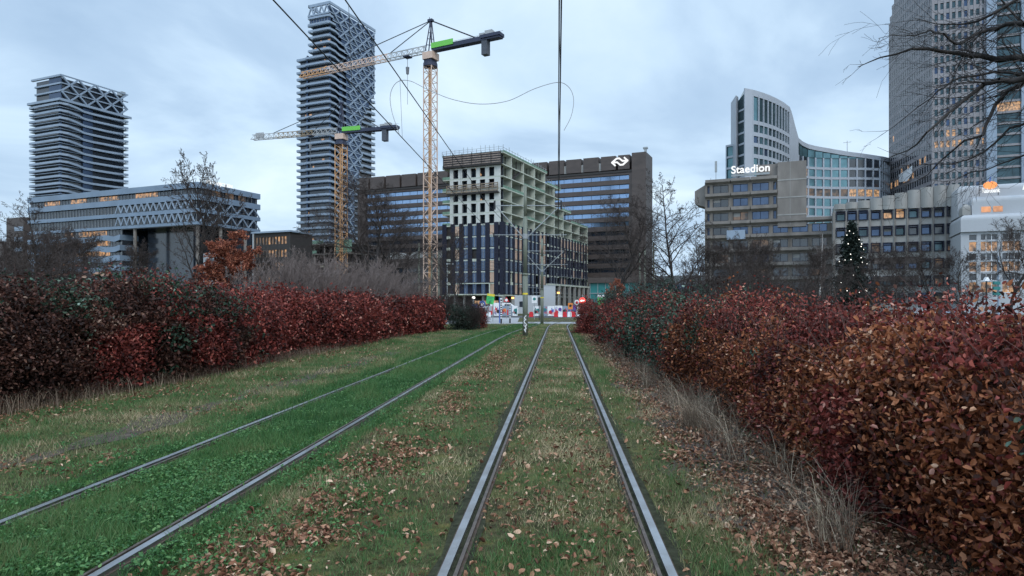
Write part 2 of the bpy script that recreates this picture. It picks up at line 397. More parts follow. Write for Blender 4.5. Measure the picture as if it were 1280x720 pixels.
def leafquads(P, size, nrm_up, r, curl=.3):
    """leaf quads folded along the midrib -> two quads... kept as one bent pair of triangles-free quads"""
    n = len(P)
    a = rng.normal(size=(n, 3)); a /= np.linalg.norm(a, axis=1, keepdims=True)
    nm = rng.normal(size=(n, 3)); nm[:, 2] += nrm_up; nm /= np.linalg.norm(nm, axis=1, keepdims=True)
    u = np.cross(a, nm); u /= np.linalg.norm(u, axis=1, keepdims=True) + 1e-9; v = np.cross(nm, u)
    s = size[:, None]
    fold = nm * s * curl * rng.uniform(.1, .7, (n, 1)); bend = nm * s * curl * rng.uniform(-.5, .5, (n, 1))
    w1 = rng.uniform(.20, .30, (n, 1)); w2 = w1 * rng.uniform(.7, 1.0, (n, 1))
    tip = P + u * s * .5 + bend; tail = P - u * s * .5 + bend * .6
    a1 = P - u * s * .22 + v * s * w1 + fold; b1 = P - u * s * .22 - v * s * w1 + fold
    a2 = P + u * s * .18 + v * s * w2 + fold * .8; b2 = P + u * s * .18 - v * s * w2 + fold * .8
    V = np.stack([tail, a1, a2, tip, b2, b1], 1).reshape(-1, 3)
    idx = np.arange(n)[:, None] * 6
    Fc = np.concatenate([idx + np.array([[0, 1, 2, 3]]), idx + np.array([[0, 3, 4, 5]])], 1).reshape(-1, 4)
    return V, Fc, np.repeat(r, 2)
def make_litter():
    n = 330000
    y = sampleY(n, 3.6, 50, 1.25); x = rng.uniform(-9.5, 3.4, n)
    pxs = VX + x / y * F; k = (pxs > -40) & (pxs < 1320); x, y = x[k], y[k]
    big = vnoise(x, y, .9, 8); sm = vnoise(x, y, .35, 9)
    mid = np.exp(-((x + 1.95) / .42) ** 2) * np.clip((big * .6 + sm * .5 - .38) * 3.2, 0, 1) * .95
    rt = np.clip((x - 1.15) / .5, 0, 1) * .95 * np.clip(.15 + 1.2 * sm, 0, 1)
    lf = (x < -5) * .10 * (big > .5) + (x < -7.8) * .22
    tr = (np.abs(x) < .75) * .06 * (sm > .35) + (np.abs(x) < 3.1) * .035
    dens = np.maximum.reduce([mid, rt, lf, tr]); dens = np.where(near_rail(x, y) < .10, 0, dens)
    dens = dens * np.where(np.abs(x - XL) < .9, .1, 1)
    k = rng.random(len(x)) < dens; x, y = x[k], y[k]; n = len(x)
    z = rng.uniform(-.028, .02, n)
    V, Fc, r = leafquads(np.stack([x, y, z], 1), rng.gamma(7, .0062, n).clip(.02, .085) * np.clip(y / 14, 1, 2.0) ** .5, 1.6, rng.random(n) ** 1.15, .45)
    tag(link('fallen_leaves', npmesh('fallen_leaves', V, Fc, r), 'leaf_litter', kind='stuff'), 'brown and tan fallen leaves scattered over the grass and verge', 'fallen leaves')
make_litter()
def make_weeds():
    n = 16000; y = sampleY(n, 4.2, 40, 1.3); x = np.where(rng.random(n) < .85, XL + rng.normal(0, .7, n), rng.uniform(-9, -1, n)) + np.maximum(0, y - 30) ** 2 / 500
    k = (vnoise(x, y, .5, 14) > .45) & (near_rail(x, y) > .12); x, y = x[k], y[k]; n = len(x)
    c = 5; P = np.stack([np.repeat(x, c) + rng.normal(0, .035, n * c), np.repeat(y, c) + rng.normal(0, .035, n * c), rng.uniform(-.01, .035, n * c)], 1)
    V, Fc, r = leafquads(P, rng.uniform(.018, .042, n * c), 1.3, rng.random(n * c), .4)
    tag(link('clover', npmesh('clover', V, Fc, r), 'weed_leaf', kind='stuff'), 'low broad-leaved clover and weeds in the turf of the left track', 'weeds')
leafmat('weed_leaf', [(0, (.024, .08, .024)), (.6, (.055, .15, .045)), (1, (.13, .24, .085))], .5, .2)
make_weeds()
def blades(n, fx, hmin, hmax, wmul=1, arch=1.0, bias=(0, 0)):
    """long arched blades, three segments each"""
    P = fx(n); n = len(P); az = rng.uniform(0, 2 * np.pi, n); h = rng.uniform(hmin, hmax, n)
    ln = np.stack([np.cos(az), np.sin(az)], 1) * (h * rng.uniform(.1, .8, n) * arch)[:, None] + np.array(bias) * h[:, None]
    wv = np.stack([-np.sin(az), np.cos(az), np.zeros(n)], 1) * (rng.uniform(.0022, .004, n) * wmul)[:, None]
    V = []; ks = [0, .4, .75, 1.0]
    for k in ks:
        c = P + np.concatenate([ln * k ** 1.8, (h * (k - .22 * arch * k ** 3))[:, None]], 1)
        V += [c - wv * (1 - k * .8), c + wv * (1 - k * .8)]
    V = np.stack(V, 1).reshape(-1, 3); idx = np.arange(n)[:, None] * 8
    Fc = np.concatenate([idx + np.array([[2 * j, 2 * j + 1, 2 * j + 3, 2 * j + 2]]) for j in range(3)], 1).reshape(-1, 4)
    return V, Fc, np.repeat(rng.random(n) ** 1.3, 3)
def fx_dry(n):
    c = rng.random((90, 2)); cy = 4.5 + c[:, 0] ** 1.2 * 26; cxx = rng.uniform(1.95, 2.8, 90)
    k = (rng.random(n) ** 1.8 * 90).astype(int)
    return np.stack([cxx[k] + rng.normal(0, .07, n), cy[k] + rng.normal(0, .12, n), np.full(n, -.03)], 1)
V, Fc, r = blades(3600, fx_dry, .15, .85, 1.0, 1.5, (-.3, -.1))
tag(link('dry_grass', npmesh('dry_grass', V, Fc, r), 'straw', kind='stuff'), 'long straw-coloured grass leaning out from the foot of the right hedge', 'dry grass')
def fx_dl(n):
    y = sampleY(n, 9, 36, 1.1); return np.stack([-8.75 + rng.normal(0, .22, n) - .10 * np.maximum(0, 15 - y), y, np.full(n, -.03)], 1)
V, Fc, r = blades(6000, fx_dl, .12, .5, 1.6, 1.1)
tag(link('dry_grass', npmesh('dry_grass', V, Fc, r * .7), 'straw', kind='stuff'), 'low dead grass and stalks along the foot of the left hedge', 'dry grass')

# ---------------------------------------------------------------- trees and shrubs
def segs_mesh(name, S, sides):
    P = np.array([s[0] for s in S]); Q = np.array([s[1] for s in S]); R0 = np.array([s[2] for s in S]); R1 = np.array([s[3] for s in S])
    d = Q - P; d /= np.linalg.norm(d, axis=1, keepdims=True) + 1e-9
    ref = np.where(np.abs(d[:, 2:3]) > .9, np.array([[1., 0, 0]]), np.array([[0, 0, 1.]]))
    u = np.cross(d, ref); u /= np.linalg.norm(u, axis=1, keepdims=True); t = np.cross(d, u)
    rings = []
    for cpt, r in ((P, R0), (Q, R1)):
        for k in range(sides):
            a = 2 * math.pi * k / sides
            rings.append(cpt + (u * math.cos(a) + t * math.sin(a)) * r[:, None])
    V = np.stack(rings, 1).reshape(-1, 3); n = len(S); idx = np.arange(n)[:, None] * (2 * sides)
    Fc = np.concatenate([idx + np.array([[k, (k + 1) % sides, sides + (k + 1) % sides, sides + k]]) for k in range(sides)], 1).reshape(-1, 4)
    return npmesh(name, V, Fc)
def grow(seed, h, r, levels=4, up=.25, wig=.16, kids=(7, 6, 5, 4), ang=(35, 65), lenf=.5, first=.28, stems=1, spread=.15, rmin=.007, steps=(9, 6, 4, 3, 2), wig0=.06, lean=(0, 0)):
    R = random.Random(seed); S = []
    def br(p, d, L_, r_, lev):
        n = steps[min(lev, len(steps) - 1)]; pts = [p]; rr = [r_]; wg = wig0 if lev == 0 else wig
        for i in range(n):
            d = (d + Vector((R.gauss(0, wg), R.gauss(0, wg), R.gauss(0, wg) + up * (.15 if lev == 0 else .45)))).normalized()
            if lev == 0 and stems == 1: d = (d - Vector((p.x - lean[0] * p.z, p.y - lean[1] * p.z, 0)) * .06).normalized()
            p = p + d * (L_ / n); pts.append(p); rr.append(max(rmin * .6, r_ * (1 - .85 * (i + 1) / n)))
            S.append((tuple(pts[-2]), tuple(p), rr[-2], rr[-1], lev))
        if lev + 1 >= levels: return
        nk = kids[min(lev, len(kids) - 1)]
        for k in range(nk):
            f = first + (1 - first) * (k + R.random()) / nk if lev == 0 else .12 + .88 * (k + R.random()) / nk
            x = min(f * n, n - .01); i = int(x); q = pts[i].lerp(pts[i + 1], x - i); dd = (pts[i + 1] - pts[i]).normalized()
            ax = dd.cross(Vector((R.gauss(0, 1), R.gauss(0, 1), R.gauss(0, 1)))).normalized()
            nd = Matrix.Rotation(math.radians(R.uniform(*ang)), 3, ax) @ dd
            ff = (f - first) / (1 - first) if lev == 0 else f
            br(q, nd, L_ * lenf * R.uniform(.75, 1.2) * (1.15 - .75 * ff), max(rmin, rr[i] * (.6 if lev else .5)), lev + 1)
    for s in range(stems):
        a = R.uniform(0, 6.28); sp = spread * R.random() ** .5; d = Vector((math.cos(a) * sp + lean[0], math.sin(a) * sp + lean[1], 1)).normalized()
        o = .35 * (stems > 1) * R.random()
        br(Vector((math.cos(a) * o, math.sin(a) * o, -.05)), d, h * (R.uniform(.55, 1.05) if stems > 1 else 1), r, 0)
    k = h / max(s[1][2] for s in S)
    return [(tuple(c * k for c in s[0]), tuple(c * k for c in s[1]), s[2], s[3], s[4]) for s in S]
def plant(name, label, cat, S, mat, tmat=None, split=1, group=None, leaf=None):
    t = thing(name, label, cat, group=group)
    a = [s for s in S if s[4] <= split]; b_ = [s for s in S if s[4] > split]
    if a: link('trunk', segs_mesh('trunk', a, 6), mat, t)
    if b_: link('crown', segs_mesh('crown', b_, 3), tmat or mat, t)
    if leaf:
        mt, n, sz, lv = leaf
        c = [s for s in S if s[4] >= lv]; k = rng.integers(0, len(c), n); f = rng.random((n, 1))
        P = np.array([c[i][0] for i in k]) * (1 - f) + np.array([c[i][1] for i in k]) * f + rng.normal(0, .05, (n, 3))
        V, Fc, r = leafquads(P, rng.uniform(sz * .6, sz * 1.3, n), .3, rng.random(n), .4)
        link('leaves', npmesh('leaves', V, Fc, r), mt, t)
    return t
def put(t, p, D, sc_=1, rz=0):
    t.location = (px(p, D), D, 0); t.rotation_euler = (0, 0, rz); t.scale = (sc_,) * 3 if not isinstance(sc_, tuple) else sc_; return t
GT = 'bare winter trees round the tram line'
TA = plant('bare_tree', 'tall bare winter tree with fine twigs in front of the low lattice office', 'tree', grow(1, 12, .16, 5, kids=(20, 9, 6, 4), up=.22, ang=(28, 58), lenf=.46, rmin=.014), 'bark_dark', 'twig_brown', group=GT)
TB = plant('bare_tree', 'dark wide-branched bare tree in front of the brown office, left of the building site', 'tree', grow(2, 11, .2, 5, kids=(12, 9, 7, 5), up=.14, ang=(32, 68), lenf=.62, wig=.2, wig0=.12, lean=(.25, 0), first=.2, rmin=.012), 'bark_dark', 'twig_brown', group=GT)
TC = plant('bare_tree', 'slender dark-trunked bare tree between the brown office and the grey concrete office', 'tree', grow(3, 11, .14, 5, kids=(28, 9, 6, 4), up=.12, ang=(38, 70), lenf=.40, first=.15, rmin=.012), 'bark_dark', 'twig_brown', group=GT)
TD = plant('bare_tree', 'small low-branched bare tree half hidden behind the right hedge', 'tree', grow(4, 7, .11, 5, kids=(15, 9, 7, 4), up=.16, ang=(30, 65), lenf=.58, wig=.2, first=.12, wig0=.1, rmin=.010), 'bark_grey', 'twig_brown', group=GT)
put(TA, 234, 62, 1.42, .4)
put(TB, 468, 46, 1.1, 2.0); put(TC, 850, 50, 1.12, 1.0); put(TD, 905, 42, .95, 0)
def D_(root, p, D, s, rz, lab): o = dup(root, (px(p, D), D, 0), rz, s, lab); return o
D_(TC, 62, 48, .9, 2.2, 'thin bare tree standing against the far left end of the lattice office')
D_(TD, 30, 33, .85, 1.3, 'bushy bare tree at the far left edge of the view')
D_(TD, 105, 36, .85, 4.0, 'dense bare tree in front of the left half of the lattice office')
D_(TD, 160, 44, .9, 5.1, 'bare tree before the dark recess under the lattice office')
D_(TA, 18, 75, .75, 3.1, 'faint thin bare tree beside the dark block at far left')
D_(TA, 345, 70, .62, 1.1, 'fine-twigged bare tree between the lattice office and the tallest tower')
D_(TB, 505, 54, .92, 4.4, 'bare tree in front of the taller crane mast')
D_(TA, 577, 60, .78, 2.7, 'thin bare tree in front of the left corner of the building site')
D_(TB, 767, 50, 1.0, .9, 'bare tree in front of the right end of the brown office')
D_(TC, 872, 58, .82, 2.9, 'smaller of the two straight bare trees left of the grey concrete office')
D_(TB, 940, 52, .62, 3.3, 'low spreading bare tree in front of the middle of the grey concrete office')
D_(TD, 975, 48, .98, 2.1, 'bare tree just left of the pale-stemmed birch')
D_(TB, 1010, 60, .70, 5.2, 'bare tree behind the pale-stemmed birch')
D_(TD, 1125, 55, 1.0, .6, 'bare tree immediately right of the Christmas tree')
D_(TB, 1170, 52, .66, 1.9, 'dark bare tree in front of the office with square framed windows')
D_(TB, 1254, 42, .72, .2, 'bare tree in front of the white bank building')
for p, D, s, rz, lab in ((128, 40, .95, 2.6, 'bare tree between two others in front of the lattice office, over the ivy-covered hedge'),
                         (48, 30, .8, 5.5, 'low dark bare tree before the small brown block at far left'),
                         (310, 52, .95, .3, 'bare tree just right of the copper-leaved tree, before the lit low building'),
                         (880, 46, .95, 4.1, 'bare tree at the left corner of the grey concrete office'),
                         (925, 46, 1.0, 5.5, 'dense bare tree below the glowing rooftop name'),
                         (1040, 50, .95, 1.5, 'bare tree standing directly left of the Christmas tree'),
                         (1095, 62, 1.1, 3.5, 'bare tree behind and right of the Christmas tree'),
                         (1205, 50, .9, 2.9, 'bare tree at the left corner of the white bank building')):
    D_(TD, p, D, s, rz, lab)
bi = plant('birch_tree', 'slim bare birch with a pale trunk left of the Christmas tree', 'tree', grow(8, 9, .10, 4, kids=(12, 5, 4), up=.35, ang=(20, 45), lenf=.35), 'bark_birch', 'twig_grey', split=0); put(bi, 1022, 56)
# thickets of upright grey twigs behind the left hedge
GS = 'leafless shrubs behind the hedges'
SA = plant('bare_shrub', 'dense grey leafless shrub behind the middle of the left hedge', 'shrub', grow(21, 4.4, .024, 4, kids=(9, 6, 4), up=.25, ang=(15, 42), lenf=.48, stems=42, spread=.65, first=.12, rmin=.0085, steps=(6, 4, 3, 2), wig0=.08), 'twig_grey', 'twig_grey', 0, GS)
SB = plant('bare_shrub', 'brown leafless shrub behind the near end of the left hedge', 'shrub', grow(22, 4.2, .024, 4, kids=(9, 6, 4), up=.15, ang=(20, 52), lenf=.48, stems=36, spread=.75, first=.12, rmin=.0085, steps=(6, 4, 3, 2), wig0=.09), 'twig_brown', 'twig_brown', 0, GS)
put(SA, 385, 30, 1.0, 0); put(SB, 20, 19, 1.0, 1)
for p, D, s, rz, lab in ((345, 28, .95, 1, 'grey leafless shrub next to the copper-leaved tree'), (430, 33, 1.0, 2, 'grey leafless shrub in front of the shorter crane mast'),
                         (470, 37, 1.05, 3.3, 'grey leafless shrub below the dark wide-branched tree'), (505, 42, 1.0, 4, 'grey leafless shrub at the far end of the thicket, left of the building site'),
                         (410, 38, 1.1, 5, 'grey leafless shrub deeper in the thicket')):
    D_(SA, p, D, s, rz, lab)
for p, D, s, rz, lab in ((85, 21, .85, 2, 'brown leafless shrub in front of the dense bare tree at left'), (150, 23, .8, 3, 'brown leafless shrub behind the ivy-covered part of the left hedge'),
                         (205, 26, .85, 4.2, 'brown leafless shrub left of the copper-leaved tree'), (548, 46, .8, .5, 'brown twiggy shrub behind the far end of the left hedge'),
                         (800, 27, .72, 1.2, 'brown twiggy shrub behind the evergreen bushes of the right hedge'), (842, 25, .78, 2.2, 'brown twiggy shrub below the two straight bare trees'),
                         (892, 24, .82, 3.2, 'brown twiggy shrub in front of the left end of the grey concrete office'), (945, 24, .82, 4.4, 'brown twiggy shrub in front of the middle of the grey concrete office'),
                         (1000, 26, .82, 5.4, 'brown twiggy shrub left of the foot of the Christmas tree'), (585, 44, .62, 1.4, 'small twiggy shrub beside the green sign at the end of the left hedge')):
    D_(SB, p, D, s, rz, lab)
cp = plant('copper_tree', 'small beech tree still holding rust-coloured leaves above the left hedge', 'tree', grow(31, 4.4, .07, 4, kids=(22, 8, 6), up=.10, ang=(40, 75), lenf=.48, first=.05), 'bark_dark', 'twig_brown', 0, leaf=('leaf_copper', 17000, .085, 1))
put(cp, 277, 29, 1.15, .5)
cp2 = dup(cp, (px(770, 37), 37, 0), 2.2, (.62, .62, .74), 'thin shrub with red-brown leaves in front of the right end of the brown office'); cp2.name = 'copper_tree'
cp3 = dup(cp, (px(858, 28), 28, 0), 1.0, (.5, .5, .5), 'low shrub with red-brown leaves between the two straight bare trees')
for o in (cp, cp2, cp3): o['group'] = 'small trees holding red-brown leaves'

# Christmas tree
t = thing('christmas_tree', 'dark conical Christmas tree dotted with white lights in front of the offices', 'christmas tree', (px(1065, 78), 78, 0))
Ht, Wt = 11.6, 3.5
m = MB(); m.bar((0, 0, 0), (0, 0, Ht - .3), .35, .04, 8); m.build('trunk', 'bark_dark', t)
P = []
for k in range(230):
    z = 1.0 + (Ht - 1.2) * (k / 230); rr = Wt * (1 - (z - .8) / (Ht - .8)) ** .8 * random.uniform(.55, 1.2); a = k * 2.399
    for q in range(80):
        f = random.random() ** .6; P.append((math.cos(a) * rr * f + random.gauss(0, .12), math.sin(a) * rr * f + random.gauss(0, .12), z - .30 * f * rr * .6 + random.gauss(0, .12) + .3))
V, Fc, r = leafquads(np.array(P), rng.uniform(.14, .34, len(P)), .8, rng.random(len(P)), .3)
link('crown', npmesh('crown', V, Fc, r), 'needle', t)
import bmesh
bm = bmesh.new(); bmesh.ops.create_icosphere(bm, subdivisions=1, radius=.06); bulb = bpy.data.meshes.new('bulb'); bm.to_mesh(bulb); bm.free(); bulb.materials.append(MATS['lamp_white'])
for k in range(30):
    z = random.uniform(1.4, Ht - .3); rr = Wt * (1 - (z - .8) / (Ht - .8)) ** .85 * 1.08; a = random.uniform(3.3, 6.1)
    o = link('light_bulb', bulb, None, t); o.location = (math.cos(a) * rr, math.sin(a) * rr, z)

# hedges ------------------------------------------------------------
def hedge(name, label, front_x, side, Y0, Y1, ht, th, mats, n, seed, clump=.16, leaf=.06):
    """side=+1: track-facing side looks towards -x (right hedge). mats: list of (material, chooser(x,y,z)->mask)"""
    R = np.random.default_rng(seed)
    t = thing(name, label, 'hedge', (0, 0, 0))
    # core
    ys = np.arange(Y0, Y1 + .01, .5); nr = 12; V = []
    for y in ys:
        fx = float(front_x(y)); hh = float(ht(y))
        for k in range(nr):
            a = math.pi * k / (nr - 1); rx = th / 2 * .80; ex = math.copysign(abs(math.cos(a)) ** .45, math.cos(a)); ez = abs(math.sin(a)) ** .4
            jz = .10 * math.sin(y * 3.1 + k * 1.7)
            V.append((fx + side * (th / 2 - ex * rx * (.92 + .08 * math.sin(y * 2.3 + k))), y, max(-.03, ez * (hh - .24) + jz) if 0 < k < nr - 1 else -.03))
    m = len(ys); Fs = [(i * nr + k, i * nr + k + 1, (i + 1) * nr + k + 1, (i + 1) * nr + k) for i in range(m - 1) for k in range(nr - 1)]
    Fs += [tuple(range(nr)), tuple(range((m - 1) * nr, m * nr))[::-1]]
    c = MB(); c.add(V, Fs); c.build('dark_filler', 'hedge_core', t)  # near-black solid added for the shaded inside, stops see-through between leaves
    # leaves in clumps over front, top and back
    nc = n // 26
    u = R.random(nc); a1 = -0.25; yc = (max(Y0, .5) ** (1 - 1.0 + a1 * -1) if False else 0)
    yc = np.exp(np.log(max(Y0, 1.0)) + u * (np.log(Y1) - np.log(max(Y0, 1.0)))) if Y0 > 1 else Y0 + u ** 1.5 * (Y1 - Y0)
    s = R.random(nc)                     # 0..1 along front(0-.6) then top(.6-.9) then back
    fx = np.array([front_x(v) for v in yc]); hh = np.array([ht(v) for v in yc])
    lump = .42 * (vnoise(yc, s * 4, .9, seed) - .5) + .34 * (vnoise(yc, s * 5, .4, seed + 1) - .5) + .10 * R.normal(size=nc)
    fr = s < .60; tp = (s >= .60) & (s < .93); bk = s >= .93
    zc = np.where(fr, (s / .60) ** .85 * hh, np.where(tp, hh + lump * 1.0, R.random(nc) * hh))
    bulge = .12 * np.sin(np.clip(zc / hh, 0, 1) * np.pi)
    inw = np.where(fr, -bulge + np.clip((zc / hh - .8), 0, 1) * 1.2 + lump * .5 + .05, np.where(tp, .2 + (s - .6) / .33 * (th - .3), th + lump * .4))
    xc = fx + side * inw
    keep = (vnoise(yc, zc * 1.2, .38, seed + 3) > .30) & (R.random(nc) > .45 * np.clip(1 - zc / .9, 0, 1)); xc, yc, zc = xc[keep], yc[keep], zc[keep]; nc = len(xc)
    kk = np.repeat(np.arange(nc), 26); nn = len(kk)
    scl = np.clip(yc[kk] / 13, .75, 3.2) ** .65
    P = np.stack([xc[kk], yc[kk], zc[kk]], 1) + R.normal(0, clump, (nn, 3)) * np.array([[.8, 1.2, .9]]) * np.clip(scl, .8, 1.4)[:, None]
    P[:, 2] = np.maximum(P[:, 2], .06 + .1 * R.random(nn))
    size = R.uniform(leaf * .6, leaf * 1.35, nn) * scl
    rc = (R.normal(0, .13, nc) + .5 * (vnoise(yc, zc, .45, seed + 7) - .5))[kk]; rr = np.clip(R.beta(2, 3.2, nn) + rc, 0, 1)
    done = np.zeros(nn, bool)
    for mt, ch in mats:
        msk = ch(P, R.random(nn)) & ~done; done |= msk
        if msk.sum() < 10: continue
        V, Fc, r = leafquads(P[msk], size[msk], .35, rr[msk], .45)
        link('leaves' if mt != 'leaf_ivy' else 'ivy', npmesh('leaves', V, Fc, r), mt, t)
    # twigs poking out
    S = []
    nt_ = int((Y1 - Y0) * 34)
    for k in range(nt_):
        y = Y0 + (Y1 - Y0) * random.random() ** 1.6; f = float(front_x(y)); h_ = float(ht(y))
        p = Vector((f + side * random.uniform(-.12, th * .5), y, random.uniform(0, 1.0) * h_ * .9 if random.random() < .6 else h_ * random.uniform(.7, .95)))
        d = Vector((-side * random.uniform(-.2, .7), random.gauss(0, .35), random.uniform(.4, 1.2))).normalized(); Ln = random.uniform(.3, .85)
        for j in range(3):
            d = (d + Vector((random.gauss(0, .15), random.gauss(0, .15), random.gauss(0, .15)))).normalized(); q = p + d * Ln / 3
            S.append((tuple(p), tuple(q), .006 - .0015 * j, .0045 - .0015 * j, 0)); p = q
    link('twigs', segs_mesh('twigs', S, 3), 'twig_red', t)
    return t
def lfx(y): return -8.95 - .04 * max(0, 15 - y) + .25 * math.sin(y * .5) + (.9 / 15) * max(0, y - 30)
def lht(y): return 1.86 - .16 * min(1, max(0, y - 12) / 10) + .13 * math.sin(y * .9) + .12 * math.sin(y * 2.3) + .08 * math.sin(y * 5.1) + (.1 if y < 16 else 0)
iv = lambda P, u: (.6 * vnoise(P[:, 1], P[:, 2] * .6, .8, 31) + .4 * vnoise(P[:, 1], P[:, 2], .3, 33) + .12 > np.where(P[:, 1] < 19, .86 - .22 * (P[:, 2] > 1.5), 2)) & (u < .5)
hedge('beech_hedge', 'long dark red beech hedge left of the tracks, its near part overgrown with ivy', lfx, -1, 7.5, 44, lht, 2.0,
      [('leaf_ivy', iv), ('leaf_umber', lambda P, u: (P[:, 1] < 19) & (vnoise(P[:, 1], P[:, 2], .9, 77) > .42 + (P[:, 1] - 12) * .06)), ('leaf_beech', lambda P, u: u < 2)], 165000, 5, leaf=.075)
def rfx(y): return 2.75 - .028 * max(0, y - 12) + .12 * math.sin(y * .8)
def rht(y): return 1.42 + .10 * min(1, max(0, y - 6) / 10) + .09 * math.sin(y * 1.1 + 1) + .08 * math.sin(y * 2.9) + .05 * math.sin(y * 6)
ru = lambda P, u: (vnoise(P[:, 1], P[:, 2], .8, 41) + 1.0 * (P[:, 2] < 1.35) * .28 > .54) & (P[:, 1] < 14) & (u < .85)
iv2 = lambda P, u: (vnoise(P[:, 1], P[:, 2], 1.1, 47) > np.where((P[:, 1] > 14) & (P[:, 1] < 27), .5, .86)) & (u < .7)
hedge('beech_hedge', 'rust-red beech hedge along the right side of the tracks, closest to the viewer', rfx, 1, 3.0, 31, rht, 2.2,
      [('leaf_ivy', iv2), ('leaf_rust', ru), ('leaf_beech', lambda P, u: u < 2)], 170000, 6, leaf=.062)
def bush(name, label, X, Y, rx, ry, h, mat, n, leaf, seed, mat2=None):
    R = np.random.default_rng(seed); t = thing(name, label, 'shrub', (X, Y, 0))
    nc = n // 24; a = R.uniform(0, 2 * np.pi, nc); e = np.arcsin(R.uniform(0, 1, nc)); rad = 1 + .12 * R.normal(size=nc) + .5 * (vnoise(a * 3 + 5, e * 4, 1.0, seed) - .5)
    c = np.stack([np.cos(a) * np.cos(e) ** .6 * rx * rad, np.sin(a) * np.cos(e) ** .6 * ry * rad, np.sin(e) ** .8 * h * rad], 1); k = np.repeat(np.arange(nc), 24)
    P = c[k] + R.normal(0, .13, (len(k), 3)); P[:, 2] = np.maximum(P[:, 2], .05)
    V, Fc, r = leafquads(P, R.uniform(leaf * .6, leaf * 1.3, len(k)), .3, R.beta(2, 3, len(k)), .4)
    link('leaves', npmesh('leaves', V, Fc, r), mat, t)
    m = MB(); q = 10
    vs = [(math.cos(i * 6.283 / q) * rx * .78 * math.cos(j * .38), math.sin(i * 6.283 / q) * ry * .78 * math.cos(j * .38), h * .8 * math.sin(j * .38) - .02) for j in range(5) for i in range(q)]
    m.add(vs, [(j * q + i, j * q + (i + 1) % q, (j + 1) * q + (i + 1) % q, (j + 1) * q + i) for j in range(4) for i in range(q)] + [tuple(range(4 * q, 5 * q))])
    m.build('dark_filler', 'hedge_core', t)  # dark solid added inside the bush in place of its shaded depth
    S = grow(seed + 90, h * 1.15, .012, 3, kids=(4, 3), up=.2, ang=(20, 50), stems=14, spread=.6, rmin=.004)
    link('twigs', segs_mesh('twigs', S, 3), 'twig_grey', t)
    return t
bush('evergreen_bush', 'dark evergreen bush at the far end of the left hedge', px(580, 44.5), 44.5, .85, 1.2, 1.45, 'leaf_evergreen', 7000, .09, 61)
bush('red_bush', 'small dark red bush standing alone beside the far pavement at left', px(598, 47), 47, .55, .8, 1.3, 'leaf_beech', 4500, .09, 62)
bush('red_bush', 'rounded dark red bush at the far end of the right hedge beside the track', px(746, 40), 40, 1.15, 2.2, 1.75, 'leaf_beech', 12000, .09, 63)
bush('evergreen_bush', 'grey-green evergreen bush just before the rounded red bush on the right', px(782, 31.5), 31.5, 1.25, 2.2, 2.1, 'leaf_evergreen', 14000, .085, 64)
bush('evergreen_bush', 'green ivy-like bush topping the middle of the right hedge', px(842, 22), 22, 1.3, 1.8, 2.0, 'leaf_evergreen', 14000, .07, 65)
bush('evergreen_bush', 'glossy green bush at the foot of the right hedge, nearest to the rail', px(808, 21), 21, .40, .8, 1.0, 'leaf_ivy', 5000, .06, 66)

# big near tree on the right, trunk outside the frame
t = thing('bare_tree', 'large dark bare tree reaching its limbs in from the top right corner', 'tree', (0, 0, 0)); t['group'] = GT
S = []; Rr = random.Random(5)
TX, TY = 9.0, 10.6
base = [(TX + .05, TY, -.1), (TX, TY, 1.5), (TX - .1, TY, 3.2), (TX - .05, TY, 4.8), (TX + .1, TY, 6.5), (TX + .2, TY, 9)]
rad = [.34, .27, .24, .2, .16, .1]
for i in range(5): S.append((base[i], base[i + 1], rad[i], rad[i + 1], 0))
def side_twigs(p, d, L_, r_, lev):
    n = 4
    for i in range(n):
        d = (d + Vector((Rr.gauss(0, .13), Rr.gauss(0, .13), Rr.gauss(0, .12)))).normalized(); q = p + d * L_ / n; r2 = max(.0022, r_ * .78)
        S.append((tuple(p), tuple(q), r_, r2, 2)); 
        if lev < 2 and Rr.random() < .55:
            ax = d.cross(Vector((Rr.gauss(0, 1), Rr.gauss(0, 1), Rr.gauss(0, 1)))).normalized()
            side_twigs(q, Matrix.Rotation(math.radians(Rr.uniform(20, 50)), 3, ax) @ d, L_ * .55, r2 * .7, lev + 1)
        p = q; r_ = r2
limbs = [
 ([(1310, 76), (1280, 73), (1250, 75), (1227, 70), (1200, 67), (1160, 61), (1140, 61), (1100, 72), (1072, 84)], 10.0, .075, 3.2),
 ([(1310, 100), (1280, 98), (1250, 100), (1230, 105), (1205, 125), (1185, 141), (1158, 166), (1135, 188), (1105, 200)], 9.6, .065, 3.4),
 ([(1320, 95), (1285, 98), (1261, 112), (1244, 131), (1232, 157), (1226, 170), (1205, 176), (1178, 199), (1160, 218), (1130, 232)], 10.4, .055, 3.4),
 ([(1310, 36), (1280, 30), (1258, 30), (1233, 38), (1208, 50), (1195, 55), (1180, 42), (1163, 38), (1130, 45), (1098, 48)], 9.8, .05, 4.8),
 ([(1310, 96), (1280, 94), (1242, 90), (1200, 97), (1180, 110), (1165, 122), (1130, 148), (1100, 170)], 10.8, .04, 3.2),
 ([(1320, -30), (1270, 0), (1240, 18), (1205, 30), (1170, 30), (1140, 22)], 9.4, .04, 6.3),
 ([(1330, 140), (1290, 150), (1262, 160), (1230, 190), (1190, 205), (1150, 206), (1100, 212)], 10.2, .035, 3.0),
 ([(1330, 60), (1290, 40), (1262, 12), (1240, -10), (1210, -30)], 11.0, .045, 4.8),
 ([(1330, 200), (1290, 190), (1250, 205), (1215, 215), (1180, 232)], 10.5, .03, 2.2),
]
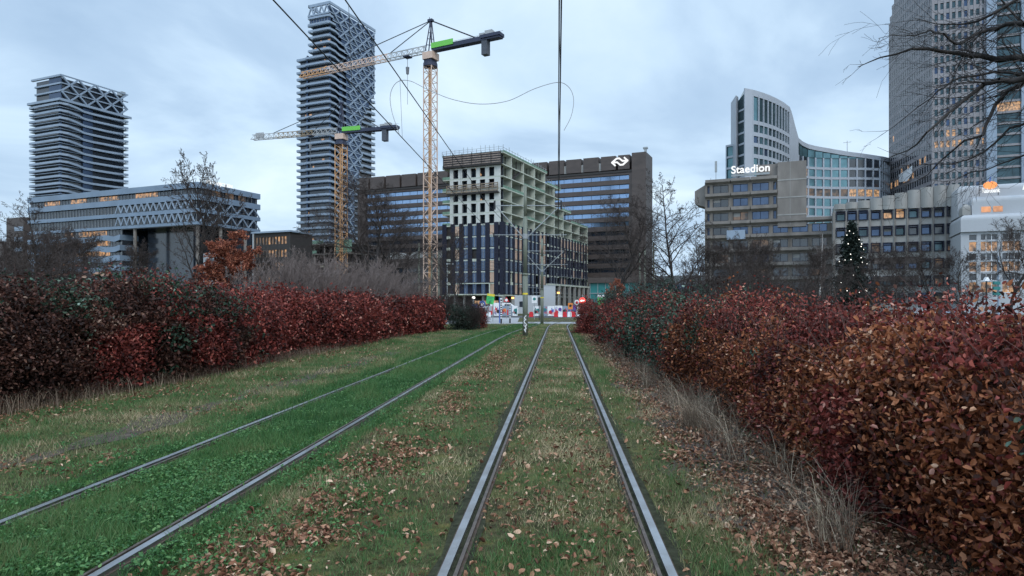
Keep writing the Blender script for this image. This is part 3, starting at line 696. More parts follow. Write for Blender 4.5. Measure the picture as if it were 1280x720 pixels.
for pts, D, r0, z0 in limbs:
    Q = [Vector((TX - .1, TY, z0))]
    for i, (a, b_) in enumerate(pts):
        dd = D + .25 * math.sin(i * 1.3 + D); Q.append(Vector((px(a, dd), dd, zz(b_, dd))))
    n = len(Q) - 1
    for i in range(n):
        ra = r0 * (1 - .93 * (i / n) ** .8); rb = r0 * (1 - .93 * ((i + 1) / n) ** .8)
        a, c = Q[i], Q[i + 1]; mid = (a + c) / 2 + Vector((0, 0, Rr.gauss(0, .02)))
        S += [(tuple(a), tuple(mid), ra, (ra + rb) / 2, 1), (tuple(mid), tuple(c), (ra + rb) / 2, rb, 1)]
        if i > 0:
            for k in range(5 if i < 5 else 2):
                f = Rr.random(); p = a.lerp(c, f); d = (c - a).normalized()
                dd = (d + Vector((Rr.uniform(-.3, .1), Rr.gauss(0, .45), Rr.gauss(-.1, .6)))).normalized()
                side_twigs(p, dd, Rr.uniform(.4, 1.0) * (1 if i < 6 else .5), max(.005, ra * .28), 0)
link('trunk', segs_mesh('trunk', [s for s in S if s[4] == 0], 10), 'bark_dark', t)
link('limbs', segs_mesh('limbs', [s for s in S if s[4] == 1], 7), 'bark_dark', t)
link('crown', segs_mesh('crown', [s for s in S if s[4] == 2], 3), 'bark_dark', t)

# ================================================================ buildings
def corner(p, D): return (px(p, D), D, 0)
NGX = (-GX[0], -GX[1])
# ---- brown office with the railway emblem
X0, Y0, _ = corner(808, 228)
Ln = hit(447, X0, Y0, NGX); Hb = zz(190, 228)
t = thing('office_building', 'long brown office building with blue window bands and a white arrow emblem', 'office building', (X0, Y0, 0), PHI)
fc = front(0, 0)
m = MB(); zt = Hb - 6.6
rows = [(47.6 - 3.35 * k - .85, 47.6 - 3.35 * k + .85) for k in range(12)]
grid(m, fc, [(-Ln + 4, -6.4)], rows, -Ln, -5.2, 0, zt, 1.0)
m.box(-Ln + .02, -5.2, 1.0, 16, 0, zt - .02)
m.box(-5.2, 0, -.7, 9.3, 0, Hb)                     # blank stair tower
wall = m.build('wall', 'brown_cladding', t)
m = MB(); m.box(-Ln - .3, -5.25, -.35, .9, zt, zt + .7); m.box(-Ln, -5.3, .9, 15, zt + .01, zt + 1.1); m.build('cornice', 'brown_dark', t)
a = -5.2; k = 0; wd = [6.2, 6.5, 6.8, 6.8, 6.9, 7, 7, 7.2, 7.2, 7.4, 7.4, 7.6, 7.6, 7.8, 7.8, 8, 8, 8, 8]
edges = []
for wv in wd:
    if a - wv < -Ln: wv = a + Ln
    if wv < 1.5: break
    m = MB(); m.box(a - wv + .95, a - .0 - (.95 if k == 0 else 0), -.12, 5.2, zt + 1.12, Hb - .35 - .05 * (k % 2)); m.build('roof_block', 'brown_cladding', t); edges.append((a - wv, a)); a -= wv; k += 1
m = MB(); m.box(-Ln + 1, -5.3, 5.4, 14, zt + 1.12, Hb - 1.6); m.build('roof_plant_room', 'brown_dark', t)
for k, (r0, r1) in enumerate(rows):
    m = MB(); m.fbox(fc, -Ln + 4, -6.4, r0 + .002, r1 - .002, -.86, -.8)
    for q in range(int((Ln - 12) / 3.6)):
        m.fbox(fc, -6.5 - q * 3.6 - .05, -6.5 - q * 3.6 + .05, r0, r1, -.79, -.74)
    o = m.build('window_band', 'glass_sky' if k < 6 else 'glass_dark', t); o.data.materials.append(MATS['brown_dark'])  # sky reflection put into the glass colour of the upper bands, darker below
    for f in o.data.polygons[6:]: f.material_index = 1
m = MB()
for k in (1, 2, 3, 5, 8): m.box(edges[k][0] - .15, edges[k][0] + .8, .3, 2.2, zt + 1.15, Hb - 2.6)
m.build('roof_duct', 'concrete_pale', t)
m = MB(); m.box(-1.2, -.4, 1.5, 2.3, Hb, Hb + 1.6); m.box(-1.6, 0, 1.3, 2.5, Hb + 1.6, Hb + 2.2); m.build('roof_vent', 'galvanised', t)
# emblem: two interlocked arrows
def emblem(parent, cx, cz, wdt, hgt, y):
    m = MB(); th = hgt * .19
    def poly(pts):
        for (a0, b0), (a1, b1) in zip(pts, pts[1:]):
            dx, dz = a1 - a0, b1 - b0; l = math.hypot(dx, dz); nx, nz = -dz / l * th / 2, dx / l * th / 2; ex, ez = dx / l * th * .28, dz / l * th * .28
            P = [(a0 + nx - ex, b0 + nz - ez), (a1 + nx + ex, b1 + nz + ez), (a1 - nx + ex, b1 - nz + ez), (a0 - nx - ex, b0 - nz - ez)]
            m.add([(cx + u * wdt / 2, y, cz + v * hgt / 2) if False else (cx + u, y, cz + v) for u, v in P] + [(cx + u, y - .35, cz + v) for u, v in P],
                  [(0, 1, 2, 3), (7, 6, 5, 4), (0, 4, 5, 1), (1, 5, 6, 2), (2, 6, 7, 3), (3, 7, 4, 0)])
    W, Hh = wdt / 2, hgt / 2
    pts = [(-.55, -.9), (-.93, -.12), (-.37, .82), (-.05, .82), (.32, .12), (.80, .12)]
    A = [(u * W, v * Hh) for u, v in pts]; A2 = [(-u, -v) for u, v in A]
    poly(A); poly(A2)
    return m.build('emblem', 'sign_white', parent)
a0, a1 = edges[0]
emblem(t, hit(775, X0, Y0, GX), zz(199.8, 228 * 1.0) + .1, 6.3, 2.9, -.16)

# ---- building under construction
X0, Y0 = px(629, 185), 185.0
t = thing('building_site', 'unfinished concrete building with dark navy panels below and stepped open floors above', 'building', (X0, Y0, 0), PHI)
LF = hit(553, X0, Y0, NGX); ST = 3.45; Z1 = 4.7
lv = [Z1 + ST * k for k in range(13)]               # slab levels, 12 = roof
tiers = [(0, 33.3, 12), (33.3, 46, 11), (46, 56.5, 9), (56.5, 66, 8), (66, 76, 8)]
fc = front(0, 0); rc = rside(0, 0)
bays = [0, 6.1, 14.7, 23.3, 31.9, 40.5, 49.1, 57.7, 66.3, 76]
def top_at(y):
    for a, b_, n in tiers:
        if y < b_ - .1: return n
    return tiers[-1][2]
m = MB()
for k in range(13):                                   # slabs
    yend = max([b_ for a, b_, n in tiers if n >= k])
    m.box(-LF, 0, 0, yend, lv[k] - .30, lv[k])
for k in range(0, 12):                                # cross walls between bays behind right face
    for b_ in bays:
        if top_at(b_ - .2 if b_ > 1 else 0) > k and b_ > 0: m.box(-8.5, -.12, b_ - .28, b_, lv[k], lv[k + 1] - .3)
    m.box(-5.4, -5.1, 2.5, min(max([q for a, q, n in tiers if n > k]), 76), lv[k], lv[k + 1] - .3)   # corridor wall
m.build('floor_slabs', 'concrete_new', t)
# front wall, upper part: white with rows of window holes
cols = [(-15.7, -14.0), (-12.6, -10.9), (-9.6, -7.9), (-6.7, -5.0), (-3.9, -2.1)]
m = MB()
for k in range(6, 12):
    cc = [(-LF + 16.3 - LF, -LF)]
    grid(m, front(0, -.03), [(-LF + .5, -LF + 2.2)] + [(-LF + 3.7 + 3.0 * q, -LF + 3.7 + 3.0 * q + 1.65) for q in range(5)], [(lv[k] + .35, lv[k + 1] - .65)], -LF + 2.6, -2.2, lv[k], lv[k + 1] - .31, .3) if False else \
    grid(m, front(0, -.03), [(-LF + 3.7 + 3.0 * q, -LF + 3.7 + 3.0 * q + 1.75) for q in range(5)], [(lv[k] + .12, lv[k + 1] - .7)], -LF + 2.6, -.9, lv[k] + .01, lv[k + 1] - .31, .28)
m.build('front_wall', 'fresh_white', t)
m = MB(); m.box(-LF + 2.6, -.9, 1.6, 1.8, lv[6], lv[12] - .31); m.build('interior_shade_box', 'glass_dark', t)  # dark box added so the openings show a shaded interior
m = MB()
for k in range(6, 12): m.box(-LF + .4, -9.2, 5.5, 5.8, lv[k], lv[k + 1] - .3)
m.build('inner_wall', 'concrete', t)
# green edge netting
for k in range(6, 12):
    m = MB()
    yend = max([q for a, q, n in tiers if n >= k])
    m.box(-LF + .05, -LF + 2.6, -.02, .02, lv[k] + .02, lv[k] + .8)
    for b0, b1 in zip(bays, bays[1:]):
        if top_at(b1 - .2) > k and (k * 7 + int(b0)) % 3 == 0: m.box(-.10, -.06, b0 + .05, b1 - .3, lv[k] + .02, lv[k] + (.75 if (k + int(b0)) % 2 else .4))
    m.build('safety_net', 'green_net', t)
m = MB()
for (a, b_, n) in tiers: m.box(-.05, -.01, a + (.1 if a else 0), b_, lv[n] + .02, lv[n] + .6)
m.box(-LF, 0, -.05, -.01, lv[12] + .02, lv[12] + .35)
m.build('safety_net', 'green_net', t)
m = MB()                                              # posts and rails along the roof
for q in range(15): m.bar((-LF + q * LF / 14, -.1, lv[12]), (-LF + q * LF / 14 + random.uniform(-.05, .05), -.1, lv[12] + random.uniform(1.3, 2.4)), .10)
for z in (.9, 1.5): m.bar((-LF, -.1, lv[12] + z), (0, -.1, lv[12] + z), .07)
for (a, b_, n) in tiers:
    y = a + .3
    while y < b_: m.bar((-.15, y, lv[n]), (-.15, y, lv[n] + random.uniform(1.2, 2.3)), .10); y += 2.0
    m.bar((-.15, a, lv[n] + 1.3), (-.15, b_, lv[n] + 1.3), .07)
m.build('guard_rail', 'galvanised', t)
m = MB()                                              # temporary props
for k in range(7, 12):
    for y in np.arange(1, top_at(0) and 75, 1.45):
        if top_at(y) - 1 == k or (k in (10,) and y < 6) or (k == 9 and 14 < y < 22): m.bar((-1.0 - (int(y * 3) % 3) * .9, y, lv[k]), (-1.0 - (int(y * 3) % 3) * .9, y, lv[k + 1] - .3), .13)
m.bar((-.4, 6.4, lv[10]), (-.4, 12, lv[11] - .3), .5); m.bar((-.4, 8.2, lv[10]), (-.4, 8.2, lv[11] - .4), .4)
m.build('steel_prop', 'brown_dark', t)
def screen(z0, z1, a0, a1, y, mt):                      # timber formwork screens hanging on the front
    mm_ = MB(); n = int((a1 - a0) / .9)
    z = z0 + .05; k = 0
    while z < z1: mm_.fbox(fc, a0, a1, z, z + .30, y, y + .08); z += .66; k += 1
    o = mm_.build('formwork_screen', mt, t)
    q = MB()
    for i in range(7): a = a0 + (a1 - a0) * i / 6; q.fbox(fc, a - .07, a + .07, z0 - .5, z1 + .2, y + .09, y + .2)
    q.fbox(fc, a0, a1, z0 - .30, z0 - .06, y + .09, y + .2); q.fbox(fc, a0, a1, z0 - .6, z0 - .3, .05, y + .15)
    q.build('frame', 'wood_pale' if mt == 'wood_pale' else 'brown_dark', o)
screen(lv[11] + .3, lv[12] + .15, -LF + 1.0, -.2, 1.0, 'wood_form'); 
m = MB(); m.fbox(fc, -LF + 1.0, -.3, lv[11] + .28, lv[12] + .05, .92, .98); m.build('screen_backing', 'wire_black', t)
screen(lv[9] - .9, lv[9] + 1.3, -LF + 2.2, -1.2, 1.0, 'wood_form')
m = MB()
for i in range(11): a = -LF + 2.2 + (LF - 3.4) * i / 10; m.fbox(fc, a - .05, a + .05, lv[9] - 1.1, lv[9] + 1.35, 1.22, 1.3)
for z in (-.9, .1, 1.1): m.fbox(fc, -LF + 2.2, -1.2, lv[9] + z, lv[9] + z + .12, 1.2, 1.28)
m.build('scaffold_frame', 'wood_pale', t)
m = MB(); m.bar((-LF + 10.9, 1.0, lv[10] + 3.0), (-LF + 12.3, 1.6, lv[10] + .8), .5); m.bar((-LF + 11.5, 1.2, lv[8] + .6), (-LF + 12.6, 1.2, lv[8] + .6), .4); m.build('work_lamp', 'lit_warm_small', t)
# lower part: columns of navy panel between tall openings
def nav(parent_face, a0, a1, period, w_, rowsel, seedv):
    R = random.Random(seedv); a = a0; i = 0
    while a < a1 - .4:
        b_ = min(a + w_, a1); m = MB(); m.fbox(parent_face, a, b_, Z1 if a0 < 0 else Z1 + .3, lv[6] + .45, -.2, .12); m.build('navy_panel', 'navy_panel', t)
        c0, c1 = b_, min(a + period, a1)
        if c1 - c0 > .4:
            ch = R.choice(rowsel)
            for k in range(6):
                mt = ch[k % len(ch)]
                m2 = MB()
                if mt == 'open':
                    m2.fbox(parent_face, c0 + .02, c1 - .02, lv[k] - .5, lv[k] + .35, -.15, .02); m2.build('parapet_panel', 'concrete_new', t); continue
                m2.fbox(parent_face, c0 + .01, c1 - .01, lv[k] + .28, lv[k + 1] - .22, -.25, -.08); o = m2.build('facade_panel' if 'beige' in mt else 'window', mt, t)
                m3 = MB(); m3.fbox(parent_face, (c0 + c1) / 2 - .05, (c0 + c1) / 2 + .05, lv[k] + .3, lv[k + 1] - .25, -.07, -.03); m3.fbox(parent_face, c0, c1, lv[k] - .2, lv[k] + .1, -.12, -.02); m3.build('frame', 'galvanised', o)
        a += period; i += 1
B_, G_, O_ = 'beige_panel', 'glass_blue', 'open'
a = -LF
for i, ch in enumerate([(O_,), (B_, G_, B_, G_, G_, B_), (G_,), (G_, G_, O_, G_, G_, G_), (G_,), (B_, G_, G_, B_, B_, B_), (O_,)]):
    nav(fc, a, min(a + LF / 7 + .001, 0), LF / 7, 1.45, [ch[::-1]], i); a += LF / 7
m = MB(); m.fbox(fc, -1.2, .12, Z1, lv[6] + .45, -.2, .12); m.build('navy_panel', 'navy_panel', t)
yy = .3; i = 0
for q in range(24):
    w_ = 1.15 if q < 14 else 1.5
    ch = [(G_,), (O_,), (B_, B_, G_, B_, B_, B_), (G_, O_, G_, G_, G_, G_)][(q * 7 + q // 3) % 4] if q < 16 else (('navy_panel', O_, 'navy_panel', 'navy_panel', O_, B_) if q % 3 else (B_, O_, B_, O_, B_, B_))
    nav(rc, yy, yy + 3.1, 3.1, w_, [ch], q); yy += 3.15
m = MB(); m.box(-LF + .3, -9.1, .6, 74, Z1, lv[6] - .3); m.build('interior_shade_box', 'brown_dark', t)  # dark fill in place of the shaded rooms
m = MB()                                              # ground floor
for y in np.arange(1, 76, 6.2): m.box(-1.0, -.2, y, y + .9, 0, Z1 - .3); m.box(-7.5, -6.5, y, y + .9, 0, Z1 - .3)
for a in np.arange(-LF + .6, 0, 3.2): m.box(a, a + .5, .2, .9, 0, Z1 - .3)
m.build('column', 'concrete_pale', t, kind='stuff')
m = MB(); m.box(-LF + .5, -10, 12, 74, 0, Z1 - .3); m.build('ground_floor_wall', 'brown_dark', t)
m = MB(); m.fbox(fc, -LF + 3, -3.2, Z1 - .05, Z1 + .25, .1, 1.4); m.fbox(fc, -LF + 6.8, -3.8, Z1 + 3.2, Z1 + 3.45, .14, 1.2); m.fbox(fc, -4.0, -3.7, Z1 + .25, Z1 + 3.2, .9, 1.2); m.build('canopy', 'concrete_new', t)
m = MB()
for y0_, y1_, z in ((10, 40, Z1 + 2.4), (20, 60, Z1 + .9), (34, 76, Z1 + 4.2), (44, 76, Z1 + 7)): m.box(.2, .9, y0_, y1_, z, z + .12)
for y in np.arange(10, 76, 5): m.bar((.8, y, 0), (.8, y, Z1 + 8), .09)
m.build('scaffold', 'galvanised', t)
for y in np.arange(30, 76, 5.2): m = MB(); m.box(.95, 1.7, y, y + 1.0, 0, 8.3); m.build('tall_column', 'concrete_pale', t)
m = MB(); m.box(.9, 1.75, 30, 76, 8.32, 8.8); m.build('column_beam', 'concrete_new', t)
for a in (-9.2, -6.4, -3.4): m = MB(); m.fbox(fc, a, a + 1.9, 1.9, 3.0, .1, .16); m.build('lit_window_or_glare', 'lit_warm_small', t)
Ks = .885; t.location = (X0 * Ks, Y0 * Ks, 0); t.scale = (Ks, Ks, Ks)

# ---- tall residential tower, lattice corner
def ribbon(m, pts, h, th):
    """upright parapet strip along 3-D points, thickness inwards to the left of travel"""
    n = len(pts); V = []
    for i, p in enumerate(pts):
        a = pts[max(0, i - 1)]; b_ = pts[min(n - 1, i + 1)]; dx, dy = b_[0] - a[0], b_[1] - a[1]; l = math.hypot(dx, dy) or 1
        nx, ny = -dy / l * th, dx / l * th
        V += [(p[0], p[1], p[2]), (p[0] + nx, p[1] + ny, p[2]), (p[0] + nx, p[1] + ny, p[2] + h), (p[0], p[1], p[2] + h)]
    Fs = [(4 * i + j, 4 * i + (j + 1) % 4, 4 * i + 4 + (j + 1) % 4, 4 * i + 4 + j) for i in range(n - 1) for j in range(4)]
    Fs += [(0, 1, 2, 3), (4 * n - 1, 4 * n - 2, 4 * n - 3, 4 * n - 4)]
    m.add(V, Fs)
X0, Y0 = px(412, 294), 294.0
t = thing('residential_tower', 'tallest residential tower with pale wavy balconies and a white diagonal lattice on its right side', 'tower', (X0, Y0, 0), PHI)
HT = 141.0; LU, LL, LR = 12.3, 19.5, hit(469, X0, Y0, GY); ZS = 118.0
m = MB(); m.box(-LU + 1.2, -1.3, 1.3, LR - 1.3, 0, HT - 5); m.box(-LL + 1.2, -LU + 1.2, 1.3, LR - 8, 0, ZS - 1); m.build('glass_core', 'glass_dark', t)
m = MB(); m.box(-LL + 5.5, -LL + 6.1, .6, 1.4, 0, ZS); m.box(-1.4, -.9, 7.6, 9.4, 0, 115); m.box(-1.4, -.9, 1.2, 2.0, 0, HT - 7); m.build('pilaster', 'glass_blue', t)
SF = 3.05; nf = int(HT / SF) - 1
def aL(z): return 0 if z > 138 else (138 - z) / 19 * 12.5 if z > 119 else 11.6
def aR(z): return LR if z > 108 else (LR - (108 - z) / 16 * (LR - 22.5) if z > 92 else 22.5 if z > 70 else 22.5 - (70 - z) / 14 * 4.5 if z > 56 else 17.5)
for k in range(1, nf):
    z = k * SF; m = MB(); left = -LL if z < ZS - 2 else -LU
    j = .28 * math.sin(k * 2.4)
    pts = [(left, LR * .5, z), (left, 0, z), (left + 5.4, 0, z)] if left == -LL else [(left, LR * .8, z)]
    pts += [(left + (5.8 if left == -LL else 0), -.45, z), (-1.2, -.45 - j * .3, z), (0, 0, z)]
    l_ = aL(z)
    if l_ > 2.5: pts += [(.35 + j, min(l_, 3.5), z - .15)] + ([(.15, 6.4, z - 1.0), (.0, l_, z - 1.05)] if l_ > 7 else [(0, l_, z - .6)])
    ribbon(m, pts, .95, .25)
    m.box(left + .15, -.2, .1, LR - .4 if left == -LU else LR * .8, z - .22, z)
    r_ = aR(z)
    if LR - r_ > 1.5: ribbon(m, [(.1, r_, z - .4), (.45 + j, (r_ + LR) / 2, z - .2), (.25, LR - .3, z), (-1, LR - .1, z)], .95, .25); m.box(-1.3, .3, r_, LR, z - .42, z - .2)
    m.build('balcony', 'parapet_pale', t)
m = MB(); ct = 2 * SF; cell = 3.3                       # lattice
nrow = int((HT - 2) / SF)
bg_ = MB()
for rI in range(nrow):
    z = 2 + rI * SF + .001; zc = z + SF / 2; l_, r_ = aL(zc), aR(zc)
    if r_ - l_ < 1: continue
    bg_.box(-1.2, -.28, l_ + .1, r_ - .1, z, z + SF)
    i0, i1 = math.ceil(l_ / cell - .25), math.floor(r_ / cell + .25)
    for i in range(i0, i1):
        ya, yb = i * cell, (i + 1) * cell; yb = min(yb, LR)
        if (i + rI) % 2: m.bar((.0, ya, z), (.0, yb, z + SF), .62)
        else: m.bar((.0, yb, z), (.0, ya, z + SF), .62)
    if rI % 1 == 0: m.box(-.2, .05, max(l_, 0), r_, z - .22, z + .22)
m.box(-.3, .25, -.2, LR, HT - 1.2, HT); m.build('lattice', 'parapet_pale', t); bg_.build('lattice_glazing', 'glass_blue', t)
m = MB(); m.box(-LU, -.3, -.2, .5, HT - 1.3, HT); m.box(-LU, -LU + .6, -.2, LR, HT - 1.3, HT); 
for q in range(4): m.bar((-LU + q * 3, .1, HT - 5), (-LU + q * 3 + 1.5, .1, HT - 1.2), .5); m.bar((-LU + q * 3 + 3, .1, HT - 5), (-LU + q * 3 + 1.5, .1, HT - 1.2), .5)
m.box(-LU - .3, -.3, -.3, .5, HT - 5.5, HT - 4.8); m.box(-LU - .3, -.2, -.3, .6, HT - 10.2, HT - 9.4); m.build('crown_frame', 'parapet_pale', t)
m = MB(); m.box(-LU + .3, -.4, .4, 1.2, HT - 9.4, HT - 5.5); m.build('top_window_band', 'glass_blue', t)
m = MB()
for q in range(7): m.box(-LU + 1.2 + q * 1.6, -LU + 1.35 + q * 1.6, .25, .38, HT - 9.4, HT - 5.5)
m.build('mullion', 'galvanised', t)
for i in range(16):
    k = random.randint(4, 40); a = random.uniform(-LL + 2, -2) if k * SF < ZS else random.uniform(-LU + 2, -2)
    m = MB(); m.box(a, a + random.uniform(.5, 1.6), 1.18, 1.28, k * SF + 1.2, k * SF + 2.2); m.build('lit_window_or_glare', 'lit_warm_small', t)

# ---- shorter tower at left
X0, Y0 = px(75, 265), 265.0
t = thing('residential_tower', 'shorter residential tower at far left with wavy balconies and a lattice crown', 'tower', (X0, Y0, 0), PHI)
LF2 = 20.5; LR = 29.0; HC = 97.5; ZB = 86.5
m = MB(); m.box(-LF2 + 1.5, -1.5, 1.5, LR - 1.5, 0, ZB); m.box(-LF2 + 3, -1.2, 1.2, LR - 2, ZB, HC - 1.5); m.build('glass_core', 'glass_dark', t)
m = MB(); m.box(-1.45, -.8, 9.5, 13.5, 0, ZB); m.box(-2.5, -1.2, .9, 1.45, 0, ZB); m.build('pilaster', 'glass_blue', t)
for k in range(1, 29):
    z = k * 3.02; m = MB(); j = .3 * math.sin(k * 1.9)
    ribbon(m, [(-LF2, LR * .6, z), (-LF2, 0, z), (-LF2 + 4, -.3, z), (-2, -.3 - j * .5, z + .1), (.0, 0, z + .1), (.9, 2.6, z + .1), (.55, 6.5 + j, z - .35), (.15, 9.5, z - 1.0), (.05, 13, z - 1.0), (.3, 19, z - .9 + j * .3), (.6, 23.5, z - .75), (.2, 27, z - .35), (.2, LR - .5, z - .3), (-2.5, LR - .2, z - .1)], .9, .28)
    m.box(-LF2 + .2, -.2, .1, LR - .2, z - .9, z - .7); m.build('balcony', 'parapet_pale', t)
m = MB(); ribbon(m, [(-LF2 - .3, LR, ZB - .4), (-LF2 - .3, -.6, ZB - .4), (.6, -.6, ZB - .4), (.8, LR + .6, ZB - .4)], 1.0, .4); m.box(-LF2, .3, -.3, LR, ZB - .3, ZB - .05)
for i in range(8):                                    # crown lattice: right face
    for rI in range(3):
        ya, yb = .6 + i * 3.45, .6 + (i + 1) * 3.45; z = ZB + .6 + rI * 3.3
        if (i + rI) % 2: m.bar((-.3, ya, z), (-.3, yb, z + 3.3), .6)
        else: m.bar((-.3, yb, z), (-.3, ya, z + 3.3), .6)
for rI in range(4): m.box(-.55, -.1, .4, 28.6, ZB + .4 + rI * 3.3, ZB + .85 + rI * 3.3)
m.box(-LF2 + 1, -.2, .2, 1.0, HC - 1.1, HC - .3); m.box(-LF2 + 3, -.4, .4, 1.3, ZB + 3.6, ZB + 4.3); m.box(-LF2 + 3, -.4, .4, 1.3, ZB + 6.8, ZB + 7.5)
m.build('crown_lattice', 'parapet_pale', t)
m = MB(); m.box(-8.5, -.8, .8, 1.15, ZB + .5, HC - 1.2); m.build('corner_glazing', 'glass_blue', t)
m = MB(); m.box(-4, -1, 26.2, 28, HC - 1.5, HC + .6); m.box(-9, -5, 12, 16, HC - 1.5, HC - .2); m.build('roof_plant', 'galvanised', t)

# ---- low office with trusses
X0, Y0 = px(246, 195), 195.0
t = thing('lattice_office', 'long low office with wavy pale bands, zigzag trusses and an open corner void', 'office building', (X0, Y0, 0), PHI)
LO = hit(35, X0, Y0, NGX); RO = hit(325, X0, Y0, GY); HO = zz(227, 195); VB = 26.2
a150 = -hit(150, X0, Y0, NGX)
m = MB(); m.box(-LO, -.8, .8, RO - .5, VB + .3, HO - .3); m.box(-LO, a150, .8, RO - .5, 0, VB + .3); m.build('glass_core', 'glass_dark', t)
m = MB(); m.box(a150, -.2, .2, RO - .3, VB - .3, VB + .28); m.box(a150 + .05, -1, 15.5, 22, 0, VB - .3); m.box(a150 + 4.0, -9.5, 6.5, 15.4, 0, VB - .32); m.build('soffit', 'glass_dark', t)
bands = [HO - 1.4, HO - 5.2] + [HO - 8.9, HO - 12.6]
m = MB()
for z, h_ in ((HO - 1.8, 1.8), (HO - 5.4, 1.8), (HO - 9.2, 1.2), (VB - .1, .9)):
    ribbon(m, [(-LO - .2, RO * .6, z), (-LO - .2, -.1, z), (a150 - 22, 0, z), (a150 - 18, -.15, z), (-2.2, -.15, z), (0, .25, z), (.25, 2.2, z), (.2, RO, z), (-3, RO + .2, z)], h_, .3)
m.build('pale_band', 'band_blue', t)
for k, z in enumerate(np.arange(VB - 3.6, 1, -3.35)):
    m = MB(); pts = [(-LO - .2, RO * .6, z), (-LO - .2, -.1, z)]; a = -LO + 3
    ii = 0
    while a < a150 - .5:
        dz = (.0, .0, .55, .55)[(ii + k) % 4]; pts.append((a, -.1, z - dz)); a += 4.2; ii += 1
    pts += [(a150, -.1, z), (a150 + .2, 6, z)]
    ribbon(m, pts, 1.75, .3); m.build('balcony_band', 'band_blue', t)
def truss(z0, z1, a0, a1, fcn, n):
    mm_ = MB()
    for i in range(n):
        a, b_, c_ = a0 + (a1 - a0) * i / n, a0 + (a1 - a0) * (i + .5) / n, a0 + (a1 - a0) * (i + 1) / n
        mm_.bar(fcn(a, z0, .12), fcn(b_, z1, .12), .34); mm_.bar(fcn(b_, z1, .12), fcn(c_, z0, .12), .34)
    return mm_.build('truss', 'parapet_pale', t)
for z0, z1 in ((HO - 8.0, HO - 5.4), (VB + .8, HO - 9.2)):
    truss(z0, z1, a150 - 2, -1, front(0, 0), 13); truss(z0, z1, 1, RO - .5, rside(0, 0), 5)
for j in range(8):                                    # lit stretches of the window strips
    k = j; z = VB - 3.6 - 3.35 * (j - 1) + 1.8 - 3.35
    for q in range(4):
        a = random.uniform(-LO + 2, a150 - 10); wv = random.uniform(4, 13)
        if z > 2: m = MB(); m.fbox(front(0, .8), a, min(a + wv, a150 - 1), z, z + 1.5, .01, .08); m.build('lit_window_strip', 'lit_warm', t)
for a, b_ in ((-28, -18), (-46, -36), (-60, -52), (-74, -66)):
    m = MB(); m.fbox(front(0, .8), a, b_, HO - 3.3, HO - 2.0, .01, .08); m.build('lit_window_strip', 'lit_warm', t)
for y in (6, 11, 16): m = MB(); m.fbox(rside(-.8, 0), y, y + 3, HO - 3.7, HO - 1.7, .01, .08); m.build('lit_window_strip', 'lit_dim', t)
m = MB()
for a in np.arange(-LO + 1, -1, 1.6): m.fbox(front(0, .8), a, a + .09, 1 if a < a150 else VB + .35, HO - .5, .09, .16)
for y in np.arange(2, RO, 1.6): m.fbox(rside(-.8, 0), y, y + .09, VB, HO - .5, .09, .16)
m.build('mullion', 'galvanised', t)
for (x, y) in ((a150 + 6.0, .8), (-.9, 1.0), (-.6, 9), (-.6, 18.5), (-.6, 22.5)):
    m = MB(); m.bar((x, y, 0), (x, y, VB - .3), 1.0, 1.0, 12); m.build('column', 'concrete', t)
m = MB(); m.box(-7, -1.2, 8, 12, 0, 18); m.build('entrance_block', 'white_wall', t)
for z in (5, 9.5, 14): m = MB(); m.box(-6, -2, 7.9, 7.98, z, z + 2); m.build('window', 'glass_dark', t)
cu = bpy.data.curves.new('roof_letters', 'FONT'); cu.body = 'PELS RIJCKEN'; cu.size = 1.9; cu.extrude = .1; cu.offset = .0
o = link('roof_letters', cu, 'sign_white', t); o.location = (.35, 3.0, HO + .05); o.rotation_euler = (math.radians(90), 0, math.radians(90)); o.scale = (.85, .8, 1)

# ---- grey concrete office with the white name
X0, Y0 = px(881, 150), 150.0
t = thing('office_building', 'grey concrete office with projecting spandrels and glowing white rooftop letters', 'office building', (X0, Y0, 0), PHI)
h = lambda p: hit(p, X0, Y0, GX)
R1, R2 = h(972), h(1008); RW = h(1048); ztl = 30.3; ztr = 33.6; zw = 19.0
ws = [(h(884) , h(887)), (h(891), h(910.5)), (h(916), h(935)), (h(940), h(961)), (h(966.5), h(970.5))]
rows = [(28.5 - 3.25 * k - .95, 28.5 - 3.25 * k + .85) for k in range(9)]
up_rows = [r for r in rows if r[0] > 19.6]; lo_rows = [r for r in rows if r[0] <= 19.6][:5]
m = MB(); fc = front(0, 0)
grid(m, fc, ws, up_rows, 0, R1 - .02, zw + .5, ztl, .55)
lw = ws[:-1] + [(h(966), h(985)), (h(990), h(1010)), (h(1015), h(1034))]
grid(m, fc, lw, lo_rows, 0, RW, 0, zw + .5 - .01, .55)
m.box(.01, R1, .55, 14, 0, ztl - .02); m.box(R1, RW - .01, .55, 12, 0, zw); m.build('wall', 'concrete_stain', t)
m = MB(); m.box(R1, R2, -.35, 11, zw + .01, ztr); m.box(R1 - 4.6, R1 - .01, .6, 8, ztl, ztr - .1); m.build('stair_core', 'concrete', t)
m = MB()
for z in (31.0 - 3.9 * k - 1.6 for k in range(3)): m.box(R1 - .03, R2 + .03, -.42, -.36, z, z + .28)
m.box((R1 + R2) / 2 - .4, (R1 + R2) / 2 - .3, -.39, -.355, zw + .5, ztr); m.build('joint_band', 'concrete_pale', t)
